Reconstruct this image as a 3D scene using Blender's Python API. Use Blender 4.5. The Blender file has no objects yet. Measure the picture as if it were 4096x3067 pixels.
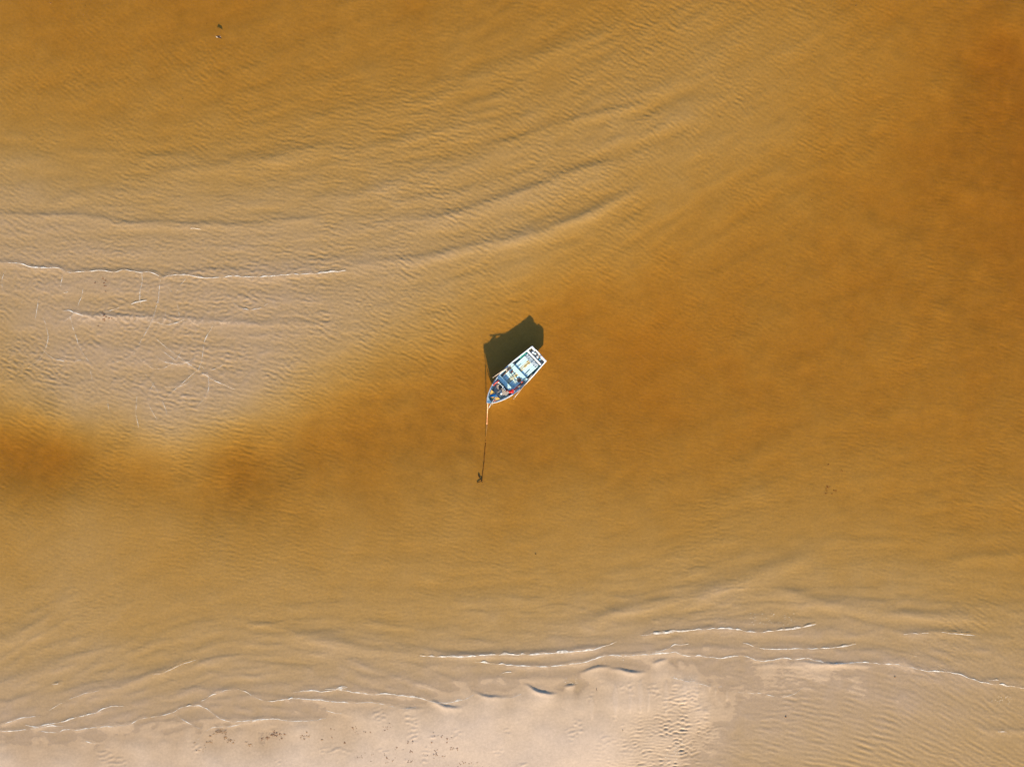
import bpy, bmesh, math, random
import numpy as np
from mathutils import Vector, Matrix

random.seed(7)
rng = np.random.default_rng(11)
R = math.radians
scene = bpy.context.scene
col = scene.collection

# ------------------------------------------------------------------ camera
W_M = 65.4                                   # metres across the picture at water level
PXM = 4096.0 / W_M                           # photo pixels per metre
CAM_H = 45.0
cam_d = bpy.data.cameras.new('camera')
cam_d.sensor_width = 36.0
cam_d.lens = 36.0 * CAM_H / W_M
cam_d.clip_start = 0.5
cam_d.clip_end = 5000
cam = bpy.data.objects.new('camera', cam_d)
col.objects.link(cam)
cam.location = (0, 0, CAM_H)
cam.rotation_euler = (0, 0, 0)
scene.camera = cam

# ------------------------------------------------------------------ sky, sun, exposure
SUN_EL = R(20.5)
SUN_AZ = math.atan2(0.075, -1.0)             # direction (x, y) towards the sun
world = bpy.data.worlds.new('World')
scene.world = world
world.use_nodes = True
wn = world.node_tree
wn.nodes.clear()
w_out = wn.nodes.new('ShaderNodeOutputWorld')
w_bg = wn.nodes.new('ShaderNodeBackground')
w_sky = wn.nodes.new('ShaderNodeTexSky')
w_sky.sky_type = 'NISHITA'
w_sky.sun_disc = False
w_sky.sun_elevation = SUN_EL
w_sky.sun_rotation = math.pi - 0.075
w_sky.dust_density = 1.0
w_sky.ozone_density = 4.0
w_bg.inputs['Strength'].default_value = 0.10
wn.links.new(w_sky.outputs[0], w_bg.inputs['Color'])
wn.links.new(w_bg.outputs[0], w_out.inputs['Surface'])
sun_d = bpy.data.lights.new('sun', 'SUN')
sun_d.energy = 4.6
sun_d.angle = R(1.2)
sun_d.color = (1.0, 0.85, 0.60)
sun = bpy.data.objects.new('sun', sun_d)
col.objects.link(sun)
sd = Vector((0.075 * math.cos(SUN_EL), -math.cos(SUN_EL), math.sin(SUN_EL)))
sun.rotation_euler = sd.to_track_quat('Z', 'Y').to_euler()
sun.location = (0, -40, 30)
vs = scene.view_settings
vs.view_transform = 'Standard'
vs.look = 'None'
vs.exposure = 1.22
vs.gamma = 1.0
vs.use_curve_mapping = False
scene.cycles.transparent_max_bounces = 16
scene.cycles.max_bounces = 4
scene.cycles.diffuse_bounces = 1
scene.cycles.glossy_bounces = 1
scene.cycles.volume_bounces = 0
scene.cycles.caustics_reflective = False
scene.cycles.caustics_refractive = False


# ------------------------------------------------------------------ small helpers
def wx(px):
    return (px - 2048.0) / PXM


def wy(py):
    return (1533.5 - py) / PXM


def tag(o, label=None, cat=None, group=None, kind=None):
    if label: o['label'] = label
    if cat: o['category'] = cat
    if group: o['group'] = group
    if kind: o['kind'] = kind
    return o


def zpts(scale, ox, oy, pts):
    """enlarged-crop coordinates -> world xy"""
    return [(wx(ox + x / scale), wy(oy + y / scale)) for x, y in pts]


# ---- procedural materials
def new_mat(name):
    m = bpy.data.materials.new(name)
    m.use_nodes = True
    nt = m.node_tree
    b = nt.nodes['Principled BSDF']
    return m, nt, b


def N(nt, typ, **kw):
    n = nt.nodes.new(typ)
    for k, v in kw.items():
        setattr(n, k, v)
    return n


def paint(name, colr, colr2=None, scale=8.0, rough=0.5, lo=0.45, hi=0.6, bump=0.0, stretch=(1, 1, 1), metal=0.0):
    """base colour broken up by a noise that carries a second, worn colour"""
    m, nt, b = new_mat(name)
    b.inputs['Roughness'].default_value = rough
    b.inputs['Metallic'].default_value = metal
    tc = N(nt, 'ShaderNodeTexCoord')
    mp = N(nt, 'ShaderNodeMapping')
    mp.inputs['Scale'].default_value = stretch
    nt.links.new(tc.outputs['Object'], mp.inputs['Vector'])
    no = N(nt, 'ShaderNodeTexNoise')
    no.inputs['Scale'].default_value = scale
    no.inputs['Detail'].default_value = 6
    no.inputs['Roughness'].default_value = 0.62
    nt.links.new(mp.outputs[0], no.inputs['Vector'])
    cr = N(nt, 'ShaderNodeValToRGB')
    cr.color_ramp.elements[0].position = lo
    cr.color_ramp.elements[1].position = hi
    c2 = colr2 or tuple(c * 0.82 for c in colr)
    cr.color_ramp.elements[0].color = (*colr, 1)
    cr.color_ramp.elements[1].color = (*c2, 1)
    nt.links.new(no.outputs['Fac'], cr.inputs[0])
    nt.links.new(cr.outputs[0], b.inputs['Base Color'])
    if bump:
        bp = N(nt, 'ShaderNodeBump')
        bp.inputs['Strength'].default_value = bump
        bp.inputs['Distance'].default_value = 0.01
        nt.links.new(no.outputs['Fac'], bp.inputs['Height'])
        nt.links.new(bp.outputs[0], b.inputs['Normal'])
    return m


# ================================================================== THE SAND AND THE WATER
STEP = 0.066
xs_d = np.arange(-34.0, 34.0 + 1e-6, STEP)
ys_d = np.arange(-26.0, 26.0 + 1e-6, STEP)
NX, NY = len(xs_d), len(ys_d)
XX, YY = np.meshgrid(xs_d, ys_d)             # (NY, NX)


def field(ctrl, smooth=1e-3, n=(90, 70)):
    """thin-plate surface through control points (2212-wide picture coordinates), on the dense grid"""
    c = np.array(ctrl, float)
    k = 4096.0 / 2212.0
    px = (c[:, 0] * k - 2048) / PXM / 30.0
    py = (1533.5 - c[:, 1] * k) / PXM / 30.0
    v = c[:, 2]

    def U(r2):
        return np.where(r2 > 1e-12, r2 * np.log(np.maximum(r2, 1e-12)), 0.0)
    m = len(c)
    K = U((px[:, None] - px) ** 2 + (py[:, None] - py) ** 2) + smooth * np.eye(m)
    Pm = np.stack([np.ones(m), px, py], 1)
    A = np.block([[K, Pm], [Pm.T, np.zeros((3, 3))]])
    sol = np.linalg.solve(A, np.concatenate([v, np.zeros(3)]))
    gx = np.linspace(-36, 36, n[0])
    gy = np.linspace(-28, 28, n[1])
    GX, GY = np.meshgrid(np.clip(gx, -33.2, 33.2) / 30, np.clip(gy, -25, 25) / 30)
    G = np.zeros_like(GX)
    for i in range(m):
        G += sol[i] * U((GX - px[i]) ** 2 + (GY - py[i]) ** 2)
    G += sol[m] + sol[m + 1] * GX + sol[m + 2] * GY

    def bmat(fine, g):
        h = g[1] - g[0]
        u = (fine - g[0]) / h
        i0 = np.floor(u).astype(int)
        f = u - i0
        M = np.zeros((len(fine), len(g)))
        w = [(1 - f) ** 3 / 6, (3 * f ** 3 - 6 * f ** 2 + 4) / 6, (-3 * f ** 3 + 3 * f ** 2 + 3 * f + 1) / 6, f ** 3 / 6]
        for k_ in range(4):
            idx = np.clip(i0 + k_ - 1, 0, len(g) - 1)
            M[np.arange(len(fine)), idx] += w[k_]
        return M
    return bmat(ys_d, gy) @ G @ bmat(xs_d, gx).T


_kx = np.fft.fftfreq(NX, STEP)
_ky = np.fft.fftfreq(NY, STEP)
KX, KY = np.meshgrid(_kx, _ky)
KR = np.hypot(KX, KY) + 1e-9
KA = np.arctan2(KY, KX)


def fnoise(wl, bw=0.35, ang=None, spread=0.3, seed=0):
    """band-limited noise, optionally with crests running along the direction ang (degrees)"""
    g = np.random.default_rng(seed).standard_normal((NY, NX))
    k0 = 1.0 / wl
    flt = np.exp(-((KR - k0) / (bw * k0)) ** 2)
    if ang is not None:
        a = R(ang + 90)
        d = np.angle(np.exp(2j * (KA - a))) / 2
        flt = flt * np.exp(-(d / spread) ** 2)
    o = np.fft.ifft2(np.fft.fft2(g) * flt).real
    return o / o.std()


def lowpass(wl, seed=0):
    g = np.random.default_rng(seed).standard_normal((NY, NX))
    o = np.fft.ifft2(np.fft.fft2(g) * np.exp(-(KR * wl) ** 2) / (1 + (KR * wl * 3) ** 1.2)).real
    return o / o.std()


def sstep(a, b, x):
    t = np.clip((x - a) / (b - a), 0, 1)
    return t * t * (3 - 2 * t)


# ---- how deep the tea-coloured water is (1 = deepest, 0 = water's edge, below 0 = bare sand)
TONE = [
    (0, 0, 0.74), (250, 0, 0.78), (500, 0, 0.76), (1000, 0, 0.72), (1400, 0, 0.62), (1650, 0, 0.6), (1900, 0, 0.74), (2212, 0, 0.86),
    (0, 110, 0.68), (400, 110, 0.72), (800, 120, 0.66), (1200, 110, 0.58), (1550, 110, 0.5), (1750, 150, 0.62), (1930, 150, 0.76), (2130, 150, 0.9), (2212, 150, 0.95),
    (0, 230, 0.58), (300, 230, 0.62), (620, 230, 0.6), (950, 230, 0.52), (1250, 230, 0.46), (1480, 230, 0.46), (1700, 260, 0.6), (1900, 280, 0.78), (2100, 260, 0.94), (2212, 300, 0.95),
    (0, 350, 0.36), (200, 340, 0.46), (450, 340, 0.46), (750, 340, 0.42), (1000, 350, 0.4), (1250, 340, 0.42), (1480, 340, 0.5), (1700, 370, 0.66), (1950, 400, 0.84), (2200, 420, 0.92),
    (0, 440, 0.22), (200, 440, 0.27), (500, 430, 0.3), (800, 430, 0.3), (1050, 430, 0.34), (1250, 430, 0.42), (1400, 450, 0.54), (1600, 470, 0.7), (1850, 520, 0.82), (2200, 560, 0.88),
    (0, 540, 0.14), (250, 540, 0.16), (500, 540, 0.17), (750, 530, 0.22), (1000, 520, 0.3), (1180, 520, 0.42), (1330, 560, 0.66), (1450, 610, 0.82), (1700, 640, 0.82), (2000, 680, 0.84), (2212, 700, 0.84),
    (0, 640, 0.15), (250, 640, 0.1), (500, 640, 0.11), (750, 620, 0.18), (950, 610, 0.32), (1080, 620, 0.5), (1220, 660, 0.8), (1400, 720, 0.9), (1600, 760, 0.84),
    (0, 740, 0.22), (200, 740, 0.1), (400, 760, 0.08), (600, 740, 0.13), (780, 720, 0.26), (920, 720, 0.46), (1030, 720, 0.66), (1200, 780, 0.88), (1500, 830, 0.86), (1850, 830, 0.82), (2212, 820, 0.8),
    (0, 820, .28), (200, 830, .13), (400, 860, 0.1), (580, 830, 0.18), (720, 800, 0.4), (830, 810, 0.64), (950, 830, 0.8), (1150, 880, 0.9), (1400, 930, 0.84), (1700, 930, 0.78), (2000, 930, 0.76),
    (0, 900, .52), (150, 900, .29), (350, 920, .17), (500, 900, .24), (640, 880, .47), (760, 900, 0.8), (920, 930, 0.84), (1180, 960, 0.82),
    (0, 960, 0.84), (120, 970, 0.9), (250, 990, .68), (400, 970, .43), (520, 970, 0.8), (580, 1000, 0.76), (660, 980, 0.82), (800, 1000, 0.8), (1000, 1010, 0.76), (1300, 1010, 0.74), (1600, 1020, 0.7), (1900, 1010, 0.7), (2212, 960, 0.74),
    (0, 1040, 0.76), (150, 1040, 0.74), (330, 1040, 0.72), (500, 1050, 0.84), (700, 1080, 0.65), (950, 1100, 0.61),
    (0, 1110, 0.55), (180, 1100, 0.49), (340, 1110, 0.51), (500, 1120, 0.61), (1250, 1110, 0.59), (1550, 1110, 0.57), (1850, 1110, 0.58), (2212, 1100, 0.61),
    (0, 1200, 0.47), (350, 1210, 0.49), (700, 1200, 0.53), (1050, 1200, 0.51), (1400, 1200, 0.47), (1750, 1190, 0.45), (2000, 1200, 0.51), (2212, 1220, 0.53),
    (0, 1300, 0.35), (300, 1300, 0.39), (650, 1300, 0.39), (1000, 1290, 0.39), (1350, 1270, 0.37), (1650, 1270, 0.31), (1950, 1270, 0.37), (2212, 1300, 0.37),
    (0, 1400, 0.29), (300, 1390, 0.31), (600, 1370, 0.3), (900, 1370, 0.29), (1200, 1345, 0.27), (1450, 1335, 0.22), (1700, 1330, 0.22), (1950, 1340, 0.26), (2150, 1360, 0.28),
    (0, 1490, 0.13), (250, 1480, 0.15), (500, 1460, 0.15), (750, 1440, 0.15), (950, 1430, 0.14), (1150, 1420, 0.13), (1400, 1390, 0.1), (1650, 1390, 0.09), (1900, 1400, 0.13), (2100, 1420, 0.16),
    (0, 1560, 0.06), (250, 1545, 0.06), (500, 1530, 0.07), (750, 1505, 0.05), (900, 1500, 0.04), (1050, 1480, 0.03), (1200, 1460, 0.01), (1350, 1445, 0.03), (1550, 1430, 0.04), (1750, 1440, 0.04), (1950, 1460, 0.05), (2110, 1475, 0.12), (2212, 1470, 0.18),
    (0, 1605, 0), (150, 1600, 0.01), (350, 1580, 0.03), (520, 1570, 0.02), (700, 1550, -0.01), (850, 1545, -0.05), (1000, 1530, -0.06), (1150, 1510, -0.09), (1300, 1490, -0.09), (1450, 1475, -0.05), (1550, 1470, 0.01), (1700, 1480, 0.015),
    (0, 1656, -0.1), (200, 1656, -0.14), (400, 1630, -0.1), (600, 1620, -0.18), (800, 1610, -0.22), (1000, 1600, -0.25), (1200, 1590, -0.24), (1350, 1580, -0.18), (1450, 1570, -0.09), (1520, 1560, -0.03), (1600, 1550, 0.03), (1750, 1540, 0.07), (1950, 1540, 0.1), (2120, 1530, 0.15), (2212, 1530, 0.2),
    (500, 1656, -0.26), (900, 1656, -0.34), (1200, 1656, -0.28), (1350, 1656, -0.16), (1430, 1656, -0.04), (1500, 1620, 0.02), (1600, 1630, 0.1), (1800, 1630, 0.15), (2000, 1640, 0.18), (2212, 1650, 0.22),
]
tone = field(TONE)
tone = np.clip(tone, -0.45, 1.02)
tone = np.where(tone > 0, np.maximum(tone, 1e-6) ** 1.3, tone)
tone = np.where(YY > wy(2200), .055 + np.maximum(tone - .055, 0) + .0 * tone, tone)
tone = tone + sstep(.3, .7, tone) * (.022 * lowpass(3.0, 3) + .012 * lowpass(1.0, 4))
tone = tone + .007 * sstep(.12, .0, np.abs(tone)) * lowpass(.5, 6)
DEPTH = 0.36
base = np.where(tone > 0, -DEPTH * tone, -0.30 * tone)
deepness = np.clip(tone, 0, 1)

# ---- which way the ripples run, and how strong they are
ANG = field([(300, 200, -42), (60, 300, -38), (100, 450, -28), (500, 450, -16), (800, 350, -14), (1000, 280, -24), (1300, 200, -34), (1500, 320, -40), (1200, 450, -32), (900, 550, -26), (1080, 650, -34), (600, 600, -12), (250, 620, -18),
             (100, 800, -34), (300, 800, -24), (500, 900, -20), (350, 950, -16), (700, 800, -28), (1700, 180, -36), (1750, 600, -30), (1500, 950, -18), (2000, 900, -16), (1000, 1200, -14), (300, 1200, -16), (1600, 1250, 8), (1000, 1400, 4),
             (1550, 1600, -8), (1800, 1540, -12), (1950, 1600, -24), (2150, 1480, -38), (2150, 1620, -30), (700, 50, -30), (1100, 60, -20), (2100, 300, -14)], 5e-3, (50, 40))
AMP = field([(0, 0, .35), (300, 150, .55), (100, 300, .7), (500, 300, .7), (800, 350, .8), (1000, 250, .9), (700, 100, .35), (1000, 60, .4), (1300, 100, .85), (1500, 200, .8), (1250, 350, 1.0), (1480, 380, .75), (1100, 480, 1.05), (900, 600, 1.0),
             (1000, 700, .8), (500, 420, .35), (250, 500, .75), (80, 480, .9), (100, 640, .95), (300, 600, .7), (500, 620, .9), (700, 600, .95), (250, 760, .85), (450, 800, .95), (150, 880, 1.0), (350, 930, 1.05), (600, 880, .9), (760, 760, .8),
             (820, 880, .45), (1700, 250, .65), (1900, 450, .5), (1600, 600, .5), (1500, 800, .36), (1900, 850, .36), (2150, 200, .45), (1200, 850, .36), (1000, 1050, .32), (1500, 1100, .3), (2000, 1100, .3), (300, 1060, .42), (100, 1200, .32),
             (600, 1300, .26), (1200, 1300, .2), (1700, 1300, .2), (2100, 1250, .4), (300, 1450, .14), (900, 1450, .14), (1500, 1400, .15), (2000, 1380, .3), (2150, 1420, .55), (1550, 1480, 0), (1000, 1550, 0), (300, 1600, 0), (1200, 1600, 0), (1450, 1600, 0),
             (1600, 1600, .55), (1750, 1540, .85), (1900, 1560, 1.0), (2100, 1560, .95), (1800, 1640, .9), (2180, 1640, .9), (1850, 1490, .25)], 3e-3, (70, 54))
AMP = np.clip(AMP, 0, 1.15)
GRAZE = np.exp(-((XX - wx(3550)) / 11.0) ** 2) * sstep(wy(2660), wy(2790), YY)      # the rippled film at lower right


def oriented(wl, bw, spread, seed, angles=(-60, -45, -30, -15, 0, 15)):
    o = np.zeros((NY, NX))
    w2 = np.zeros((NY, NX))
    for i, a in enumerate(angles):
        w = np.clip(1 - np.abs(ANG - a) / 15.0, 0, 1)
        o += w * fnoise(wl, bw, a, spread, seed + i)
        w2 += w * w
    return o / np.sqrt(np.maximum(w2, .2))


r1 = oriented(.34, .42, .45, 100)
r2 = oriented(.25, .40, .60, 200)
r3 = fnoise(.75, .6, None, .3, 300)
r4 = oriented(.36, .30, .20, 400)
cell = fnoise(.33, .45, None, .3, 320) + .5 * fnoise(.23, .4, None, .3, 321)
cell2 = fnoise(.28, .4, None, .3, 322)
bar = np.exp(-(((XX - wx(600)) / 15) ** 2 + ((YY - wy(1230)) / 6.5) ** 2))
rip = (r1 + .8 * r2 + .35 * r3) * (1 - .25 * bar) + .85 * bar * cell + .5 * cell2 * (1 - bar)
rip = rip * (1 - GRAZE) + GRAZE * (1.25 * r4 + .25 * r2)
rip = rip / 1.3
rip = np.where(rip > 0, rip * .8, rip * 1.15) - .10 * rip * np.abs(rip)      # short dark troughs between broad backs
patch = np.clip(.80 + .26 * lowpass(1.7, 21), .25, 1.4)
bed = base + AMP * patch * (.0070 + .0028 * bar) * (1 - .3 * sstep(.6, .85, tone)) * rip
fine = .6 * fnoise(.19, .3, 8, .35, 500) + .6 * fnoise(.2, .3, -12, .45, 501)
fine_amp = sstep(.02, .12, tone) * (.6 + .4 * sstep(.55, .2, tone))
bed += fine_amp * (.0013 + .0005 * sstep(.4, .7, tone)) * patch * fine
bed += .004 * lowpass(1.3, 41) * sstep(.05, .3, tone)

# ---- wave crests and sand ridges, read off the photograph
Z5 = (1.506, 0, 800)
Z6 = (1.58, 0, 2400)
Z7 = (1.58, 1300, 2300)
Z8 = (1.4786, 2600, 2200)
T1 = (1.58, 0, 0)
T2 = (1.58, 1300, 0)
C4 = (1.58, 1300, 900)
RB = (1.584, 2700, 1600)
# (crop, points, height m, width north m, width south m, pale line width m, its cover 0-1)
CRESTS = [
    (T1, [(0, 1355), (200, 1365), (480, 1360), (620, 1375), (780, 1410), (900, 1405), (1050, 1405), (1200, 1420), (1330, 1410), (1440, 1425), (1600, 1415), (1750, 1400), (1900, 1385), (2150, 1365)], .020, .16, .50, .0, 0),
    (T1, [(760, 1432), (1000, 1430), (1150, 1445), (1280, 1445)], .004, .1, .3, .05, .12),
    (Z5, [(0, 372), (120, 378), (190, 405), (290, 408), (350, 404), (420, 435), (470, 430), (540, 428), (600, 420), (680, 435), (750, 415), (830, 432), (900, 428), (975, 465), (1020, 450), (1140, 450), (1190, 463), (1290, 468), (1400, 455), (1500, 462), (1620, 458), (1750, 445), (1900, 440), (2000, 432), (2090, 424)], .018, .14, .40, .048, .9),
    (Z5, [(1000, 430), (1200, 432), (1400, 425), (1600, 435), (1800, 415), (2108, 385)], .016, .16, .45, 0, 0),
    (C4, [(0, 275), (200, 255), (400, 225), (600, 205), (850, 150), (1050, 110), (1250, 85), (1500, 10)], .020, .22, .65, 0, 0),
    (Z5, [(350, 665), (500, 690), (700, 700), (880, 705), (1100, 715), (1350, 735), (1560, 745), (1800, 740), (2100, 745)], .016, .15, .45, 0, 0),
    (Z5, [(640, 668), (700, 655), (760, 630), (890, 600)], .006, .08, .2, .05, .8),
    (Z5, [(350, 672), (430, 668), (500, 690), (540, 703), (640, 704), (740, 690)], .008, .1, .25, .05, .3),
    (Z5, [(290, 585), (350, 565), (420, 545)], .006, .1, .25, .04, .4),
    (T2, [(900, 960), (1100, 910), (1300, 850), (1500, 780), (1700, 720), (1900, 680), (2100, 640)], .026, .24, .8, 0, 0),
    (T2, [(500, 1400), (700, 1380), (900, 1330), (1100, 1260), (1300, 1200), (1500, 1110), (1650, 1060), (1900, 1000)], .030, .26, .8, 0, 0),
    (T2, [(1000, 1540), (1200, 1500), (1400, 1450), (1600, 1380), (1800, 1280), (1950, 1210)], .030, .30, .8, 0, 0),
    (T2, [(1100, 430), (1300, 370), (1450, 290), (1650, 230)], .020, .35, .9, 0, 0),
    (T1, [(800, 1150), (1100, 1080), (1400, 1045), (1700, 1000), (1900, 950), (2200, 890)], .020, .30, .9, 0, 0),
    (T1, [(250, 1330), (420, 1260), (560, 1210)], .012, .3, .7, 0, 0),
    # shore side
    (RB, [(-60, 1300), (150, 1240), (300, 1165), (450, 1130), (620, 1075), (800, 1010), (1000, 975)], .034, .42, .85, 0, 0),
    (RB, [(520, 1195), (700, 1212), (900, 1275), (1100, 1312), (1400, 1348), (1700, 1365), (2000, 1372)], .028, .34, .75, 0, 0),
    (RB, [(1700, 1040), (1900, 1000), (2212, 985)], .024, .35, .8, 0, 0),
    (RB, [(1370, 1490), (1500, 1475), (1650, 1468), (1800, 1478), (1950, 1492)], .018, .20, .4, .035, 0.60),
    (Z7, [(-150, 385), (0, 420), (250, 462), (400, 488), (700, 500)], .022, .30, .6, 0, 0),
    (Z7, [(1500, 325), (1700, 290), (1850, 232), (2000, 190), (2212, 165), (2300, 150)], .030, .34, .7, 0, 0),
    (Z7, [(600, 505), (700, 510), (850, 513), (1000, 500), (1120, 495), (1280, 497), (1450, 487), (1600, 475), (1720, 460), (1800, 435), (1860, 405)], .022, .20, .40, .085, 0.97),
    (Z7, [(950, 545), (1090, 555), (1180, 565), (1300, 570), (1400, 573), (1550, 557), (1650, 545), (1720, 520), (1790, 500), (1900, 505), (2050, 495), (2150, 490), (2212, 480)], .014, .14, .3, .055, 0.95),
    (Z7, [(0, 722), (60, 708), (140, 697)], .008, .10, .25, .045, 0.97),
    (Z7, [(40, 715), (180, 735), (300, 752), (400, 745), (500, 760), (600, 770), (680, 795), (740, 805), (830, 795), (910, 770), (950, 740)], .008, .10, .25, .045, 0.97),
    (Z7, [(0, 792), (150, 800), (280, 795), (350, 805), (400, 825), (480, 838), (580, 830)], .007, .10, .25, .035, 0.97),
    (Z7, [(0, 855), (100, 868), (180, 890)], .004, .08, .2, .03, 0.55),
    (Z7, [(1990, 375), (2100, 365), (2212, 357)], .014, .16, .35, .06, 0.95),
    (Z7, [(1110, 768), (1180, 765), (1240, 745)], .005, .08, .2, .045, 0.97),
    (Z7, [(1100, 625), (1240, 597)], .004, .08, .2, .03, 0.55),
    (Z7, [(560, 590), (700, 570), (820, 560), (980, 552)], .010, .16, .4, 0, 0),
    (Z7, [(150, 640), (300, 655), (420, 662), (520, 645)], .010, .15, .35, 0, 0),
    (Z8, [(0, 490), (100, 482), (250, 470), (330, 460), (450, 457), (530, 465), (570, 478), (660, 480), (780, 468), (900, 453), (990, 432)], .016, .16, .35, .075, 0.97),
    (Z8, [(0, 613), (80, 605), (140, 597), (230, 625), (300, 620), (420, 637), (520, 618), (570, 622), (620, 645), (690, 653), (800, 633), (870, 643), (930, 632), (1000, 655), (1100, 668), (1200, 662), (1270, 657), (1350, 664), (1480, 673), (1560, 690), (1640, 712), (1750, 713), (1830, 728), (1900, 757), (1960, 777), (2100, 795), (2212, 812), (2260, 818)], .007, .09, .22, .05, 0.97),
    (Z8, [(0, 605), (60, 590), (130, 565), (240, 550)], .006, .09, .22, .035, 0.97),
    (Z8, [(550, 545), (620, 565), (660, 580), (750, 583), (850, 578), (1000, 577), (1130, 570), (1220, 553)], .009, .12, .3, .055, 0.97),
    (Z8, [(480, 828), (560, 840), (680, 840), (700, 857), (800, 860), (860, 845), (910, 800)], .004, .08, .15, .028, 0.97),
    (Z8, [(100, 745), (240, 770), (330, 795), (430, 805)], .004, .08, .15, .028, 0.97),
    (Z8, [(1280, 560), (1400, 585), (1550, 615), (1650, 650), (1760, 710)], .006, .12, .25, .03, .2),
    (Z8, [(1960, 768), (2100, 765), (2240, 772)], .012, .16, .3, .04, .2),
    (Z8, [(1880, 1030), (2000, 1062), (2120, 1072), (2240, 1075)], .014, .2, .4, .04, .15),
    (Z6, [(0, 645), (60, 645), (150, 610), (210, 590)], .012, .14, .35, .04, 0.90),
    (Z6, [(0, 790), (40, 770), (120, 745), (200, 730), (260, 725)], .008, .12, .3, .035, 0.90),
    (Z6, [(0, 825), (120, 820), (240, 800), (330, 797), (400, 793)], .006, .1, .2, .035, 0.97),
    (Z6, [(160, 785), (220, 798), (300, 780), (400, 765), (480, 735), (600, 710), (650, 680), (700, 665), (790, 665)], .010, .12, .3, .045, 0.97),
    (Z6, [(240, 820), (300, 830), (360, 833), (410, 813), (500, 815), (600, 800), (750, 790), (840, 775), (870, 745), (950, 735), (1090, 710), (1120, 680), (1180, 665), (1250, 660), (1310, 680), (1350, 715), (1400, 750), (1480, 765), (1580, 755), (1720, 742), (1800, 755), (1890, 762), (2000, 752), (2070, 738)], .009, .11, .28, .04, 0.97),
    (Z6, [(1090, 710), (1160, 755), (1230, 790), (1280, 812)], .005, .08, .2, .028, 0.97),
    (Z6, [(1250, 885), (1290, 825), (1340, 800), (1470, 795), (1560, 770), (1640, 755), (1740, 740)], .006, .09, .2, .035, 0.97),
    (Z6, [(300, 700), (360, 660), (450, 620), (530, 585), (640, 565), (760, 545), (880, 500), (960, 465), (1040, 455), (1150, 400), (1250, 370)], .018, .20, .45, .035, 0.60),
    (Z6, [(1270, 640), (1330, 600), (1390, 575), (1450, 565), (1510, 555)], .012, .15, .3, .045, 0.85),
    (Z6, [(1500, 555), (1560, 580), (1640, 620), (1690, 637), (1800, 625), (1870, 613), (1960, 622), (2060, 632), (2212, 640)], .009, .12, .28, .045, 0.97),
    (Z6, [(1840, 577), (1960, 568), (2040, 572), (2090, 565), (2200, 545)], .010, .12, .28, .05, 0.95),
    (Z6, [(490, 870), (560, 890), (630, 900), (690, 885)], .004, .08, .18, .03, .35),
    (Z6, [(0, 265), (150, 200), (330, 120)], .024, .40, .9, 0, 0),
    (Z6, [(0, 540), (150, 480), (300, 430), (480, 400)], .014, .3, .6, 0, 0),
    (Z6, [(330, 530), (400, 515)], .010, .14, .3, .05, 0.55),
    (Z6, [(1750, 190), (1900, 215), (2100, 250), (2300, 290)], .022, .34, .8, 0, 0),
    # lines running down the bar
    (Z5, [(235, 580), (220, 660), (210, 750)], .005, .08, .12, -.04, .95),
    (Z5, [(425, 700), (445, 780), (480, 870), (500, 920), (545, 985)], .006, .09, .12, -.04, .95),
    (Z5, [(550, 990), (548, 1040), (557, 1085)], .006, .08, .12, -.04, .95),
    (Z5, [(822, 1180), (820, 1290), (832, 1370)], .006, .08, .12, -.04, .95),
    (Z5, [(645, 1195), (650, 1240), (657, 1300)], .004, .08, .12, -.034, .85),
    (Z5, [(857, 440), (845, 560), (850, 640)], .004, .08, .12, -.034, .85),
    (Z5, [(967, 470), (955, 600), (930, 690), (890, 770), (840, 880), (800, 930)], .007, .09, .14, -.034, .85),
    (Z5, [(800, 930), (740, 965), (640, 985)], .007, .1, .16, -.034, .85),
    (Z5, [(880, 770), (980, 870), (1100, 950), (1190, 1020), (1290, 1090), (1420, 1140)], .010, .1, .15, -.034, .85),
    (Z5, [(870, 800), (960, 900), (1090, 990), (1180, 1060)], .006, .08, .12, -.034, .85),
    (Z5, [(980, 1210), (1020, 1170), (1110, 1090), (1190, 1020)], .008, .09, .14, -.034, .85),
    (Z5, [(870, 1040), (930, 1120), (980, 1210), (1010, 1290)], .007, .08, .12, -.034, .85),
    (Z5, [(1290, 740), (1230, 850), (1210, 970), (1190, 1030)], .006, .08, .12, -.034, .85),
    (Z5, [(1140, 450), (1090, 510), (1060, 560)], .005, .08, .12, -.034, .85),
    (Z5, [(1000, 640), (1000, 680), (1003, 700)], .005, .08, .12, -.034, .85),
    (Z5, [(380, 450), (370, 500), (360, 530)], .004, .08, .12, -.04, .95),
]
# more of the faint curved lines that cross the bar
_lr = random.Random(91)
for _i in range(13):
    _x, _y = _lr.uniform(120, 1450), _lr.uniform(470, 1150)
    _a = _lr.choice((R(95), R(80), R(70), R(115), R(40), R(140), R(100))) + _lr.uniform(-.2, .2)
    _c = _lr.choice((-1, 1)) * _lr.uniform(.14, .30)
    _p = [(_x, _y)]
    for _k in range(_lr.randint(6, 11)):
        _x += 38 * math.cos(_a)
        _y += 38 * math.sin(_a)
        _a += _c + _lr.uniform(-.05, .05)
        if _y > 1330: break
        _p.append((_x, _y))
    if len(_p) > 3: CRESTS.append((Z5, _p, .006, .08, .13, -.034, .8))
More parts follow.
